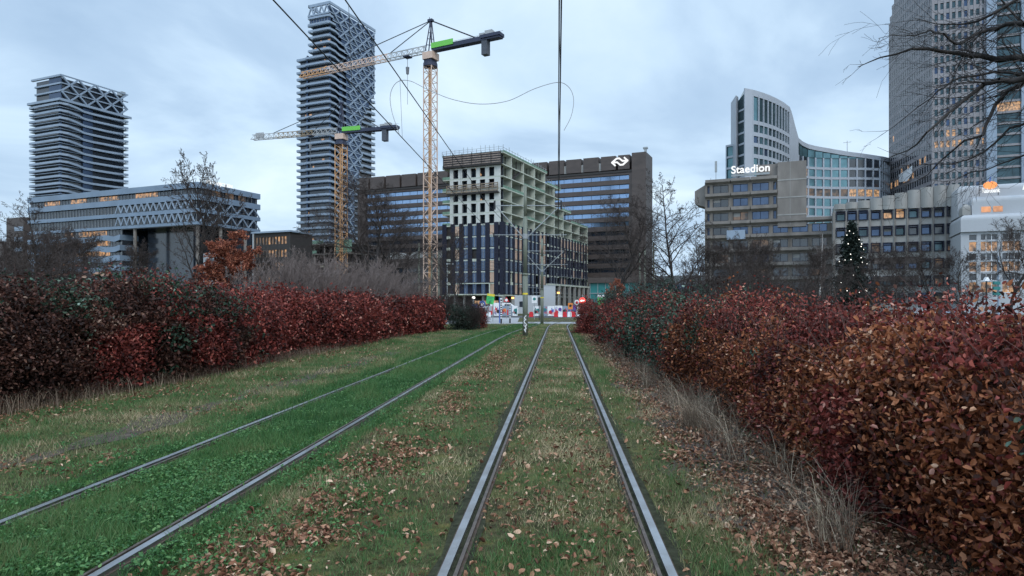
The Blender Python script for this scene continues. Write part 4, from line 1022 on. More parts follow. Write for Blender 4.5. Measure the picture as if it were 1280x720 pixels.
for i, (r0, r1) in enumerate(rows):                      # projecting spandrels
    if r0 < 2: continue
    m = MB(); x1 = R1 - .1 if r0 > 19.6 else RW - .2
    z0s, z1s = r1 + .22, r1 + 1.32
    if i == 2: z0s -= .1
    segs = [(0.2, h(913)), (h(914), h(937.5)), (h(938.5), x1)]
    for a, b_ in segs: m.add([(a, -.02, z0s), (b_, -.02, z0s), (b_, -.75, z0s + .45), (a, -.75, z0s + .45), (a, -.02, z1s), (b_, -.02, z1s), (b_, -.75, z1s), (a, -.75, z1s)], [(3, 2, 1, 0), (4, 5, 6, 7), (0, 1, 5, 4), (1, 2, 6, 5), (2, 3, 7, 6), (3, 0, 4, 7)])
    m.build('spandrel', 'concrete', t)
    for w_i, (a, b_) in enumerate(ws if r0 > 19.6 else lw):
        if b_ - a < .2: continue
        warm = (i, w_i) in ((2, 2), (4, 3), (5, 1), (6, 3), (7, 2), (6, 6))
        q = MB(); q.fbox(fc, a + .01, b_ - .01, r0 + .01, r1 - .01, -.5, -.42); o = q.build('window', 'lit_dim' if warm else 'glass_blue' if i < 4 and w_i != 1 or w_i == 3 else 'glass_dark', t)
        if (i * 5 + w_i * 3) % 4 == 0: q = MB(); q.fbox(fc, a + .1, (a + b_) / 2 - .05, r1 - .35 - .3 * (w_i % 3), r1 - .02, -.415, -.405); q.build('blind', 'concrete_pale', o)
        q = MB(); mid = (a + b_) / 2
        for u in (a + .05, mid, b_ - .05): q.fbox(fc, u - .05, u + .05, r0, r1, -.41, -.32)
        q.fbox(fc, a, b_, r0, r0 + .1, -.40, -.31); q.build('frame', 'navy_panel', o)
m = MB(); m.prism([(-.01, 1), (-2.6, 1.6), (-2.6, 7), (-.01, 7.5)], [24.6, 25.6, 25.6, 24.6], [29.9, 28.6, 28.6, 29.9]); m.build('side_projection', 'concrete', t)
m = MB(); m.fbox(fc, h(909), h(932), 16.6, 18.7, .78, 1.0); m.build('blue_sign', 'parapet_pale', t)
m = MB()
for x_, hh_ in ((.8, 1.6), (h(892), 5.6), (h(896), 1.0)): m.bar((x_, 4, ztl), (x_, 4, ztl + hh_), .12)
m.box(h(892) - .25, h(892) + .25, 3.8, 4.2, ztl + 3, ztl + 5.6); m.box(h(898), h(901), 4, 5, ztl, ztl + .7); m.box(R1 + 1, R1 + 1.9, 3, 4, ztr, ztr + .8); m.box(R1 + 3, R1 + 3.9, 3, 4, ztr, ztr + .8)
m.build('roof_mast', 'galvanised', t)
cu = bpy.data.curves.new('name_letters', 'FONT'); cu.body = 'Staedion'; cu.size = 3.1; cu.extrude = .12; cu.offset = .045; cu.space_character = 1.03
bpy.context.view_layer.update()
o = link('name_letters', cu, 'sign_white', t); o.location = (h(914), -.3, zz(217.5, 148)); o.rotation_euler = (math.radians(90), 0, 0)
bpy.context.view_layer.update(); wtxt = o.dimensions[0]; s_ = (h(962) - h(914)) / wtxt; o.scale = (s_, 1.0 * s_ if .75 < s_ < 1.4 else 1, 1)
m = MB(); m.box(h(914), h(962), .0, .2, zz(219, 148) - .4, zz(218.5, 148)); m.build('letter_rail', 'galvanised', t)

# ---- curved glass-and-white office behind
t = thing('curved_office', 'pale curved office with teal glass, a blade-like left tower and a low concave wing', 'office building', (px(931, 205), 205, 0))
OX, OY = px(931, 205), 205.0
def PL(p, D): return (px(p, D) - OX, D - OY)
def curve_wall(pts, depth_dir=(0, 1)):
    """pts: (px, D, ztop); returns function face(s,z,d) with s 0..1 per segment"""
    Q = [(*PL(p, D), z) for p, D, z in pts]
    Ls = [0]
    for a, b_ in zip(Q, Q[1:]): Ls.append(Ls[-1] + math.hypot(b_[0] - a[0], b_[1] - a[1]))
    def f(s, z, d):
        i = 0
        while i < len(Ls) - 2 and s > Ls[i + 1]: i += 1
        u = (s - Ls[i]) / (Ls[i + 1] - Ls[i]); a, b_ = Q[i], Q[i + 1]
        nx, ny = (b_[1] - a[1]), -(b_[0] - a[0]); l = math.hypot(nx, ny)
        return (a[0] + (b_[0] - a[0]) * u + nx / l * d, a[1] + (b_[1] - a[1]) * u + ny / l * d, z)
    def top(s):
        i = 0
        while i < len(Ls) - 2 and s > Ls[i + 1]: i += 1
        u = (s - Ls[i]) / (Ls[i + 1] - Ls[i]); return Q[i][2] + (Q[i + 1][2] - Q[i][2]) * u
    return f, top, Ls
zt_ = lambda y, D: zz(y, D)
P1 = [(931, 205, zt_(110, 205)), (941, 206, zt_(112, 206)), (950, 207.5, zt_(114.5, 207.5)), (960, 210, zt_(118, 210)), (970, 213.5, zt_(122.5, 213.5)), (980, 218.5, zt_(128, 218.5)), (987, 223, zt_(133.5, 223))]
P2 = [(987, 223, zt_(133.5, 223)), (990, 226, zt_(142, 226)), (994, 229, zt_(158, 229)), (998, 232, zt_(172, 232)), (1003, 234, zt_(176.5, 234)), (1010, 236, zt_(180, 236)), (1020, 237, zt_(182.5, 237)), (1040, 238, zt_(186, 238)), (1060, 238, zt_(189.5, 238)), (1080, 238, zt_(192, 238)), (1100, 239, zt_(195, 239)), (1106, 244, zt_(196, 244)), (1114, 254, zt_(198, 254))]
f1, top1, L1 = curve_wall(P1); f2, top2, L2 = curve_wall(P2)
def solid(pts, name, mat, back, inset=.5):
    Q = [PL(p, D) for p, D, z in pts]; m = MB(); n = len(Q)
    nr_ = [(q[0] + .02, q[1] + inset) for q in Q]; bk = [(q[0] + back * .12, q[1] + back) for q in Q]
    V = []; 
    for q, b_, p in zip(nr_, bk, pts): V += [(*q, 0), (*q, p[2] - .2), (*b_, p[2] - .2), (*b_, 0)]
    Fs = [(4 * i + j, 4 * i + 4 + j, 4 * i + 4 + (j + 1) % 4, 4 * i + (j + 1) % 4) for i in range(n - 1) for j in range(4)] + [(0, 1, 2, 3), (4 * n - 4, 4 * n - 3, 4 * n - 2, 4 * n - 1)]
    m.add(V, Fs); return m.build(name, mat, t)
solid(P1, 'tower_core', 'glass_teal_dark', 10, .45); solid(P2, 'wing_core', 'glass_teal_dark', 12, .45)
def qwall(m, f, top, s0, s1, z0, z1, d0=-.45, d1=0, n=4):
    for i in range(n):
        a, b_ = s0 + (s1 - s0) * i / n, s0 + (s1 - s0) * (i + 1) / n
        za = top(a) if z1 is None else z1; zb = top(b_) if z1 is None else z1
        P = [f(a, z0 if not callable(z0) else z0(a), d1), f(b_, z0 if not callable(z0) else z0(b_), d1), f(b_, z0 if not callable(z0) else z0(b_), d0), f(a, z0 if not callable(z0) else z0(a), d0), f(a, za, d1), f(b_, zb, d1), f(b_, zb, d0), f(a, za, d0)]
        m.add(P, [(3, 2, 1, 0), (4, 5, 6, 7), (0, 1, 5, 4), (1, 2, 6, 5), (2, 3, 7, 6), (3, 0, 4, 7)])
m = MB(); s_a = L1[1]; s_b = L1[-1]
qwall(m, f1, top1, 0, s_a, 0, None, n=1)
qwall(m, f1, top1, s_a, s_b, lambda s: top1(s) - 2.0, None, n=12)
fl1 = [zz(y, 206) for y in (151.5, 166, 179.5, 193.5, 207, 221, 235)]
for z in fl1[:]: qwall(m, f1, top1, s_a, s_b, z - .9, z + .35, -.44, .02, 12)
ncol = 10; cw = (s_b - s_a) / ncol
for i in range(ncol + 1): 
    s = min(s_a + cw * i, s_b - .3); qwall(m, f1, top1, s, s + .38, 0, lambda_ if False else top1(s) - 1, -.4, .05, 1)
qwall(m, f2, top2, 0, L2[3], 0, None, -.45, .06, 8)
sw = L2[3]; sE = L2[-1]
qwall(m, f2, top2, sw, sE, lambda s: top2(s) - 1.6, None, n=40)
fl2 = [zz(y, 238) for y in (211, 223, 235, 247, 259.5, 271.5, 284)]
for z in fl2: qwall(m, f2, top2, sw, sE, z - .45, z + .45, -.42, .03, 30)
nc2 = 17; cw2 = (sE - sw) / nc2
for i in range(nc2 + 1): s = min(sw + cw2 * i, sE - .4); qwall(m, f2, top2, s, s + .55, 0, zz(198, 238), -.38, .06, 1)
# left fin and roof
a_, b__ = PL(920, 207), PL(923, 209); m.prism([a_, b__, (b__[0] + .5, b__[1] + 8), (a_[0] + .5, a_[1] + 8)], 0, zz(119, 207))
m.build('white_frame', 'white_panel', t)
m = MB(); a_, b__ = PL(922.9, 208.5), PL(930.9, 205.3); m.prism([a_, b__, (b__[0] + .5, b__[1] + 8), (a_[0] + .5, a_[1] + 8)], 0, [zz(124, 207), zz(117, 206), zz(117, 206), zz(124, 207)]); m.build('side_glazing', 'glass_teal_dark', t)
m = MB()
for z in fl1 + [zz(137, 206)]: m.prism([PL(923, 208.2), PL(931, 205), PL(931, 205.2), PL(923, 208.4)], z - .3, z + .3)
m.build('side_band', 'white_panel', t)
m = MB(); a_, b__ = PL(907.5, 214), PL(920.4, 211); m.prism([a_, b__, (b__[0] + .5, b__[1] + 9), (a_[0] + 2.5, a_[1] + 9)], 0, zz(181, 212)); m.build('side_block', 'glass_teal', t)
m = MB()
for y in (181.5, 196, 210, 224): z = zz(y, 212); m.prism([PL(907, 213.6), PL(920.4, 210.6), PL(920.4, 210.9), PL(907, 214)], z - .3, z + .35)
m.prism([PL(907, 213.6), PL(908.3, 213.3), PL(908.3, 213.6), PL(907, 213.9)], 0, zz(181, 212)); m.build('side_block_band', 'white_panel', t)
items = []
zr1 = [(fl1[0] + .4, zz(136.5, 206) - .1)] + [(b_ + .36, a - .92) for a, b_ in zip(fl1, fl1[1:])]
for i in range(ncol):
    s0, s1 = s_a + cw * i + .5, s_a + cw * (i + 1) - .12
    zt0 = min(top1(s0), top1(s1)) - 2.1
    items.append((50, (lambda m, s0=s0, s1=s1, z1=zt0: qwall(m, f1, top1, s0 - .1, s1 + .1, fl1[0] + .36, z1, -.42, -.36, 1)), 'glass_teal'))
    for (z0, z1) in zr1[1:6]:
        items.append((40, (lambda m, s0=s0, s1=s1, z0=z0, z1=z1: qwall(m, f1, top1, s0, s1, z0, z1, -.42, -.34, 1)), random.choice(['glass_teal_dark', 'glass_blue', 'glass_teal']) if i < 4 else random.choice(['glass_dark', 'glass_teal_dark'])))
zr2 = [(fl2[0] + .46, zz(199, 238))] + [(b_ + .46, a - .46) for a, b_ in zip(fl2, fl2[1:])]
for i in range(nc2):
    s0, s1 = sw + cw2 * i + .62, sw + cw2 * (i + 1) - .05
    for r_, (z0, z1) in enumerate(zr2):
        mt = 'glass_teal' if i < 7 else 'glass_dark'
        if i == 0: mt = 'glass_dark'
        if i == 1: mt = 'lit_warm_small' if r_ in (3, 5, 1) else 'glass_dark'
        if r_ == 3 and 1 < i < 12: mt = 'lit_dim' if i < 7 else 'lit_warm_small'
        items.append((30 - r_, (lambda m, s0=s0, s1=s1, z0=z0, z1=z1: qwall(m, f2, top2, s0, s1, z0, z1, -.40, -.32, 1)), mt))
    if top2(s0) - 1.8 > zz(197.5, 238): items.append((45, (lambda m, s0=s0, s1=s1, z1=min(top2(s0), top2(s1)) - 1.7: qwall(m, f2, top2, s0 - .2, s1, zz(197.5, 238), z1, -.4, -.33, 1)), 'glass_teal'))
windows(t, items)
m = MB(); x_, y_ = PL(1059, 240); m.bar((x_, y_, 55), (x_, y_, 63), .15); m.bar((x_ - 1.5, y_, 62.2), (x_ + 1.5, y_, 62.6), .12); m.build('roof_mast', 'galvanised', t)

# ---- tall tower at the right edge
X0, Y0 = px(1165, 215), 215.0
t = thing('office_tower', 'very tall stone-grey tower with small dark windows at the right edge', 'tower', (X0, Y0, 0))
ang2 = math.atan2(-.366, .93); dR = (math.cos(ang2), math.sin(ang2)); dL = (.13, .99)
def fR(a, z, d): return (dR[0] * a + dR[1] * d, dR[1] * a - dR[0] * d, z)
def fL(a, z, d): return (dL[0] * a - dL[1] * d, dL[1] * a + dL[0] * d, z)
LLf = hit(1111, X0, Y0, dL); aP0, aP1 = hit(1232, X0, Y0, dR), hit(1245, X0, Y0, dR); aE = hit(1276, X0, Y0, dR); HTt = 150.0
zA = zz(31, Y0 + dL[1] * LLf)
def ztop(a): return min(HTt, zA + (LLf - a) * 1.75)
m = MB(); A = fL(LLf, 0, -.5); B = fL(0, 0, -.5); c_ = fR(.3, 0, -.5); e_ = fR(aE + 1, 0, -.5); bb = fR(aE + 1, 0, -30); aa = fL(LLf, 0, -26)
m.prism([c_[:2], e_[:2], bb[:2], aa[:2], A[:2]], 0, [HTt - 1, HTt - 1, HTt - 1, zA - 2, zA - 2]); m.build('core', 'glass_dark', t)
FH = 3.55; m = MB(); nfl = int(HTt / FH)
for k in range(nfl + 1):
    z = k * FH; 
    al = LLf if z < zA else max(0, LLf - (z - zA) / 1.75)
    if al > 1: m.fbox(fL, 0, al, z - .6, z + .75, -.48, 0)
    m.fbox(fR, 0, aP0, z - .55, z + .85, -.48, 0)
ncL, ncR = 19, 9
for i in range(ncL + 1):
    a = min(LLf * i / ncL, LLf - .7); m.fbox(fL, a, a + .62, 0, ztop(a + .7), -.46, .03)
m.fbox(fL, 0, LLf, 0, 2, -.45, .02)
for i in range(ncR + 1):
    a = min(aP0 * i / ncR, aP0 - .5); m.fbox(fR, a, a + .72, 0, HTt, -.46, .12)
m.build('stone_wall', 'granite', t)
m = MB(); m.fbox(fR, aP0, aP1, 0, HTt, -.6, 1.2); m.fbox(fR, aE, aE + 3, 0, HTt, -.6, .8); m.build('pale_pier', 'parapet_pale', t)
m = MB()
for k in range(nfl): m.fbox(fR, aP1, aE, k * FH - .35, k * FH + .35, -.48, .3)
m.build('bay_band', 'granite', t)
items = []
for k in range(1, nfl):
    z = k * FH
    for i in range(ncR):
        a0_, a1_ = aP0 * i / ncR + .74, aP0 * (i + 1) / ncR
        lit = k in (15, 16) and random.random() < .55 or random.random() < .01
        items.append((1000 - abs(z - 60), (lambda m, a0=a0_, a1=a1_, z=z: m.fbox(fR, a0, a1, z + .87, z + FH - .57, -.42, -.34)), 'lit_warm_small' if lit else 'glass_teal_dark' if random.random() < .75 else 'glass_blue'))
    for i in range(ncL):
        a0_, a1_ = LLf * i / ncL + .64, LLf * (i + 1) / ncL
        if z + FH > ztop(a1_): continue
        lit = k in (13, 14) and random.random() < .4 or random.random() < .01
        items.append((500 - abs(z - 60) - a0_, (lambda m, a0=a0_, a1=a1_, z=z: m.fbox(fL, a0, a1, z + .77, z + FH - .62, -.12, -.05)), 'lit_warm_small' if lit else 'glass_dark'))
    items.append((2000, (lambda m, z=z: m.fbox(fR, aP1 + .05, aE - .05, z + .37, z + FH - .37, -.42, -.34)), random.choice(['glass_teal_dark'] * 8 + ['lit_warm_small'])))
windows(t, items)
m = MB(); a = hit(1133, X0, Y0, dL); q = fL(a, 0, .5); m.add([fL(a - 6, 51.5, .3), fL(a + 6, 50.5, .3), fL(a + 5, 47.6, .5), fL(a - 2, 46.6, .5), fL(a - 6, 48.6, .3)] + [fL(a - 6, 51.5, .4), fL(a + 6, 50.5, .4), fL(a + 5, 47.6, .6), fL(a - 2, 46.6, .6), fL(a - 6, 48.6, .4)], [(0, 1, 2, 3, 4), (9, 8, 7, 6, 5)] + [(i, 5 + i, 5 + (i + 1) % 5, (i + 1) % 5) for i in range(5)]); m.build('white_patch', 'paint_white', t)  # irregular white shape set on the left face

# ---- concrete office with square framed windows
X0, Y0 = px(1200, 120), 120.0; XL0, YL0 = X0 - GX[0] * 21.7, Y0 - GX[1] * 21.7
t = thing('office_building', 'pale concrete office with rows of square dark-framed windows and a stepped parapet', 'office building', (XL0, YL0, 0), PHI)
h = lambda p: hit(p, XL0, YL0, GX)
LW = 21.7; cen = [1051, 1065, 1079, 1094.5, 1109.5, 1125, 1141.5, 1157.5, 1173.5, 1189.5]
hw = .73; cols = [(h(c) - hw, h(c) + hw) for c in cen]; rws = [(zz(266, 123) - 3.25 * k - .95, zz(266, 123) - 3.25 * k + .85) for k in range(6)]
m = MB(); grid(m, front(), cols, rws, 0, LW, 0, 21.6, .7); m.box(.01, LW - .01, .7, 14, 0, 21.5); m.build('wall', 'concrete_pale', t)
m = MB(); tops = [21.65, 21.9, 22.1, 22.4, 22.8, 23.2, 23.6, 24.0, 24.2, 24.2]
for i in range(10):
    a = LW * i / 10; b_ = LW * (i + 1) / 10 - .06; n = 6
    if i < 3: tp = 21.0
    zt1 = tops[i]; pl = [(a + (b_ - a) * j / n, -.1 - .55 * math.sin(math.pi * j / n)) for j in range(n + 1)] + [(b_, .6), (a, .6)]
    m.prism(pl, 20.1 if i > 2 else 20.6, zt1)
m.build('parapet', 'concrete_pale', t)
m = MB()
for i in range(11): a = min(LW * i / 10, LW - .15); m.fbox(front(), a - .15, a + .18, 8.0, 20.05, .01, .22)
m.build('pilaster', 'concrete', t)
m = MB(); m.fbox(front(), h(1092), h(1148), 9.6, 10.8, .23, .4); m.fbox(front(), h(1092), h(1148), 6.2, 7.1, .23, .4); m.build('brown_band', 'brown_cladding', t)
for r_, (z0, z1) in enumerate(rws):
    if z0 < 1: continue
    for i, (a, b_) in enumerate(cols):
        warm = (r_ == 0 and i in (4, 5)) or (r_ == 2 and i in (3, 9)) or (r_ > 2 and i in (8,)) 
        q = MB(); q.fbox(front(), a + .02, b_ - .02, z0 + .02, z1 - .02, -.5, -.42); o = q.build('window', 'lit_dim' if warm and r_ else 'lit_warm_small' if warm else random.choice(['glass_dark', 'glass_blue', 'glass_blue', 'glass_teal_dark']), t)
        if (i * 3 + r_ * 5) % 4 < 2: q = MB(); q.fbox(front(), a + .05, b_ - .05, z1 - .3 - .35 * ((i + r_) % 3), z1 - .03, -.415, -.405); q.build('blind', 'concrete_pale' if (i + r_) % 2 else 'soffit_grey', o)
        q = MB()
        for u in (a - .04, b_ + .04): q.fbox(front(), u - .09, u + .09, z0 - .08, z1 + .08, -.41, .30)
        for u in (z0, z1, z1 - .38): q.fbox(front(), a + .052, b_ - .052, u - .07, u + .07, -.40, .29)
        q.build('frame', 'navy_panel', o)

# ---- white bank building
X0, Y0 = px(1201, 112), 112.0
t = thing('bank_building', 'white bank building with rounded top volumes, an orange round logo and warmly lit windows', 'bank', (X0, Y0, 0), PHI)
LB = 20.0; hb = lambda p: hit(p, X0, Y0, GX)
rws = [(zz(y1, 112), zz(y0, 112)) for y0, y1 in ((294, 301), (303, 315), (317.5, 326), (328, 340), (342.5, 351), (353, 366))]
cols = [(hb(1211.5), hb(1221)), (hb(1226), hb(1247)), (hb(1253), hb(1276)), (hb(1281), hb(1300))]
m = MB(); grid(m, front(), cols, rws, 0, LB, 0, zz(292, 112) + .2, .5); m.box(.01, LB, .5, 12, 0, zz(292, 112)); m.build('wall', 'white_wall', t)
for r_, (z0, z1) in enumerate(sorted(rws, reverse=True)):
    for i, (a, b_) in enumerate(cols):
        q = MB(); q.fbox(front(), a + .01, b_ - .01, z0 + .01, z1 - .01, -.42, -.36); o = q.build('window', 'lit_warm' if r_ % 2 else 'glass_dark', t)
        q = MB(); n = max(1, round((b_ - a) / .9))
        for j in range(n + 1): u = a + (b_ - a) * j / n; q.fbox(front(), u - .045, u + .045, z0, z1, -.35, -.25)
        q.fbox(front(), a, b_, z0 - .03, z0 + .05, -.34, -.24); q.build('frame', 'paint_white', o)
def rbox(x0, x1, y0, y1, z0, z1, r=.9):
    """box whose top front and side edges are rounded"""
    n = 5; prof = [(0, z0)] + [(r * (1 - math.cos(a)), z1 - r + r * math.sin(a)) for a in [math.pi / 2 * j / n for j in range(n + 1)]]
    V = []; Fs = []
    for k, (ins, z) in enumerate(prof): V += [(x0 + ins, y0 + ins, z), (x1 - ins, y0 + ins, z), (x1 - ins, y1 - ins, z), (x0 + ins, y1 - ins, z)]
    for k in range(len(prof) - 1):
        for j in range(4): Fs.append((4 * k + j, 4 * k + (j + 1) % 4, 4 * k + 4 + (j + 1) % 4, 4 * k + 4 + j))
    Fs += [(3, 2, 1, 0), tuple(4 * (len(prof) - 1) + j for j in range(4))]
    return MB().add(V, Fs)
zb = zz(292, 112) + .21
for (a, b_, y0_, y1_, zt1, z0_) in ((-.1, 12 + 6, -.5, 12, zz(269, 112), zb), (hb(1216), 19, .8, 11, zz(247, 113), zz(269, 112) + .01), (.1, 18, 3.2, 11, zz(233, 115.5), zz(269, 112) + .01), (.3, hb(1214), .3, 3.1, zz(255, 112.5), zz(269, 112) + .01)):
    rbox(a, b_, y0_, y1_, z0_, zt1).build('rounded_volume', 'white_wall' if a < .2 else 'concrete_pale' if a < .5 else 'white_wall', t)
m = MB(); n = 20; cx_, cz_ = hb(1238.5), zz(234.5, 113); R_ = .95
m.add([(cx_ + R_ * 1.1 * math.cos(6.283 * j / n), .3, cz_ + R_ * .72 * math.sin(6.283 * j / n)) for j in range(n)] + [(cx_ + R_ * 1.1 * math.cos(6.283 * j / n), .5, cz_ + R_ * .72 * math.sin(6.283 * j / n)) for j in range(n)], [tuple(range(n)), tuple(range(n, 2 * n))[::-1]] + [(j, n + j, n + (j + 1) % n, (j + 1) % n) for j in range(n)])
m.build('round_logo', 'sign_orange', t)
m = MB(); m.bar((cx_ - .1, .28, cz_ + .55), (cx_ + .05, .28, cz_ + 1.5), .2, .12); m.build('logo_figure', 'paint_blue', t)
m = MB(); m.bar((cx_ - 1.6, .55, zz(247, 113)), (cx_ - 1.6, .55, cz_ + .6), .1); m.bar((cx_ + 1.2, .55, zz(247, 113)), (cx_ + 1.2, .55, cz_ - .2), .1); m.bar((cx_ - 1.6, .58, cz_ - .1), (cx_ + 1.2, .58, cz_ - .1), .1); m.build('sign_frame', 'brown_dark', t)
def letters(body, name, x_, y_, z_, wd_, sz, mt='sign_white', shear=0):
    cu = bpy.data.curves.new(name, 'FONT'); cu.body = body; cu.size = sz; cu.extrude = .05; cu.offset = .02; cu.shear = shear
    o = link(name, cu, mt, t); o.location = (x_, y_, z_); o.rotation_euler = (math.radians(90), 0, 0); bpy.context.view_layer.update()
    if wd_: o.scale = (wd_ / o.dimensions[0], 1, 1)
    return o
letters('Rabobank', 'bank_letters', hb(1228.5), .35, zz(243.5, 113), hb(1250.5) - hb(1228.5), 1.15)
letters('R', 'roof_letter', hb(1276.5), -.1, zz(242.5, 113), None, 2.3, shear=.3)
for a in (1228, 1243): m = MB(); m.fbox(front(0, .8), hb(a), hb(a + 12), zz(266, 112), zz(259, 112), .02, .06); m.build('lit_window_or_glare', 'reflect_warm', t)  # glowing panels painted as orange glare on the white volume, no window behind

# ---- lesser buildings
X0, Y0 = px(8, 250), 250.0
t = thing('apartment_block', 'small dark brown block at the far left edge of the view', 'building', (X0, Y0, 0), PHI)
m = MB(); m.box(0, 11, 0, 14, 0, zz(273, 250)); m.build('wall', 'brown_cladding', t)
for z in (22, 26, 30):
    m = MB(); m.fbox(front(), 5.5, 10.5, z, z + 1.6, .02, .3); m.build('balcony', 'parapet_pale', t)
m = MB(); m.box(-14, -.1, 3, 14, 0, zz(300, 250)); m.build('annex', 'brown_cladding', t)
X0, Y0 = px(363, 190), 190.0
t = thing('lit_office', 'low building with warmly lit windows between the lattice office and the tallest tower', 'building', (X0, Y0, 0), PHI)
Lw = hit(318, X0, Y0, NGX); hh_ = zz(290, 190)
rws = [(hh_ - 1.2 - 3.9 * k - 2.2, hh_ - 1.2 - 3.9 * k) for k in range(5)]; cols = [(-Lw + .4 + 1.25 * i, -Lw + .4 + 1.25 * i + .95) for i in range(int((Lw - .6) / 1.25))]
m = MB(); grid(m, front(), cols, rws, -Lw, 0, 0, hh_, .4); m.box(-Lw, 0, .4, 9, 0, hh_ - .1); m.build('wall', 'brown_dark', t)
m = MB(); m.box(-Lw - .6, .6, -.8, 9.5, hh_ + .01, hh_ + .5); m.build('roof', 'parapet_pale', t)
for r_, (z0, z1) in enumerate(rws):
    for i, (a, b_) in enumerate(cols): q = MB(); q.fbox(front(), a, b_, z0, z1, -.35, -.3); q.build('window', 'lit_warm' if i > 3 and (i * 7 + r_) % 5 else 'lit_dim', t)
X0, Y0 = px(440, 215), 215.0
t = thing('building_site', 'low unfinished block of open floors with green netting at the foot of the shorter crane', 'building', (X0, Y0, 0), PHI)
Lw = hit(366, X0, Y0, NGX); hh_ = zz(303, 215); m = MB()
for k in range(7): m.box(-Lw, 0, 0, 16, hh_ - 3.4 * k - .3, hh_ - 3.4 * k)
for a in np.arange(-Lw, 0, 4.4): m.box(a, a + .4, .5, .9, 0, hh_); m.box(a, a + .4, 8, 8.4, 0, hh_)
m.build('floor_slabs', 'concrete', t)
m = MB(); m.box(-Lw + .1, -.1, 9, 9.3, 0, hh_ - .3); m.build('inner_wall', 'brown_dark', t)
m = MB(); m.fbox(front(), -7, 0, hh_ - 3.3, hh_ + 1.1, .02, .06); m.fbox(front(), -Lw, -12, hh_ + .05, hh_ + 1.1, .02, .06); m.fbox(front(), -Lw, -15, hh_ - 3.3, hh_ - 2.3, .02, .06); m.build('safety_net', 'green_net', t)
for a, z in ((-12.5, 8.3), (-8, 8.3), (-12.5, 4.8), (-8, 4.8), (-12.5, 1.6), (-17, 8.3)): m = MB(); m.box(a, a + 3, 4, 4.3, hh_ - 16 + z, hh_ - 16 + z + .5); m.build('work_lamp', 'lit_green', t)
X0, Y0 = px(553, 205), 205.0
t = thing('low_hall', 'low dark hall with pale rooftop hoods in front of the brown office', 'building', (X0, Y0, 0), PHI)
Lw = hit(452, X0, Y0, NGX); hh_ = zz(322, 205); m = MB(); grid(m, front(), [(-Lw + 1, -1)], [(hh_ - 4.6, hh_ - 3), (hh_ - 8.6, hh_ - 7)], -Lw, 0, 0, hh_, .5); m.box(-Lw, 0, .5, 14, 0, hh_ - .1); m.build('wall', 'brown_cladding', t)
for z in (hh_ - 4.6, hh_ - 8.6): m = MB(); m.fbox(front(), -Lw + 1, -1, z, z + 1.6, -.45, -.4); m.build('window_band', 'glass_dark', t)
for p in (491, 520, 548):
    a = hit(p, X0, Y0, GX); m = MB(); n = 8; m.add([(a + 3.2 * math.cos(math.pi * j / n), 1 + q * 5, hh_ + 2.4 * math.sin(math.pi * j / n)) for q in (0, 1) for j in range(n + 1)], [tuple(range(n + 1)), tuple(range(n + 1, 2 * n + 2))[::-1]] + [(j, n + 1 + j, n + 2 + j, j + 1) for j in range(n)]); m.build('roof_hood', 'concrete_pale', t)
X0, Y0 = px(735, 175), 175.0
t = thing('low_hall', 'teal-glazed low entrance hall at the foot of the brown office, right of the building site', 'building', (X0, Y0, 0), PHI)
m = MB(); m.box(0, 16, 0, 12, 7.5, 9.0); m.box(0, 16, 1.2, 12, 0, 2.0); m.build('wall', 'brown_cladding', t)
m = MB(); m.box(.2, 15.8, .8, 11.8, 2.0, 7.5); m.build('glazing', 'paint_teal', t)
m = MB()
for a in np.arange(.3, 16, 2.2): m.box(a, a + .15, .65, .78, 2, 7.5)
m.box(0, 16, .6, .8, 4.6, 4.8); m.build('frame', 'galvanised', t)
X0, Y0 = px(818, 190), 190.0
t = thing('low_office', 'low pale block seen between the trees, right of the brown office', 'building', (X0, Y0, 0), PHI)
m = MB(); m.box(0, 17, 0, 12, 0, zz(345, 190)); m.build('wall', 'soffit_grey', t)
for z in (2.5, 6): m = MB(); m.fbox(front(), 1, 16, z, z + 1.6, .01, .05); m.build('window_band', 'glass_blue', t)

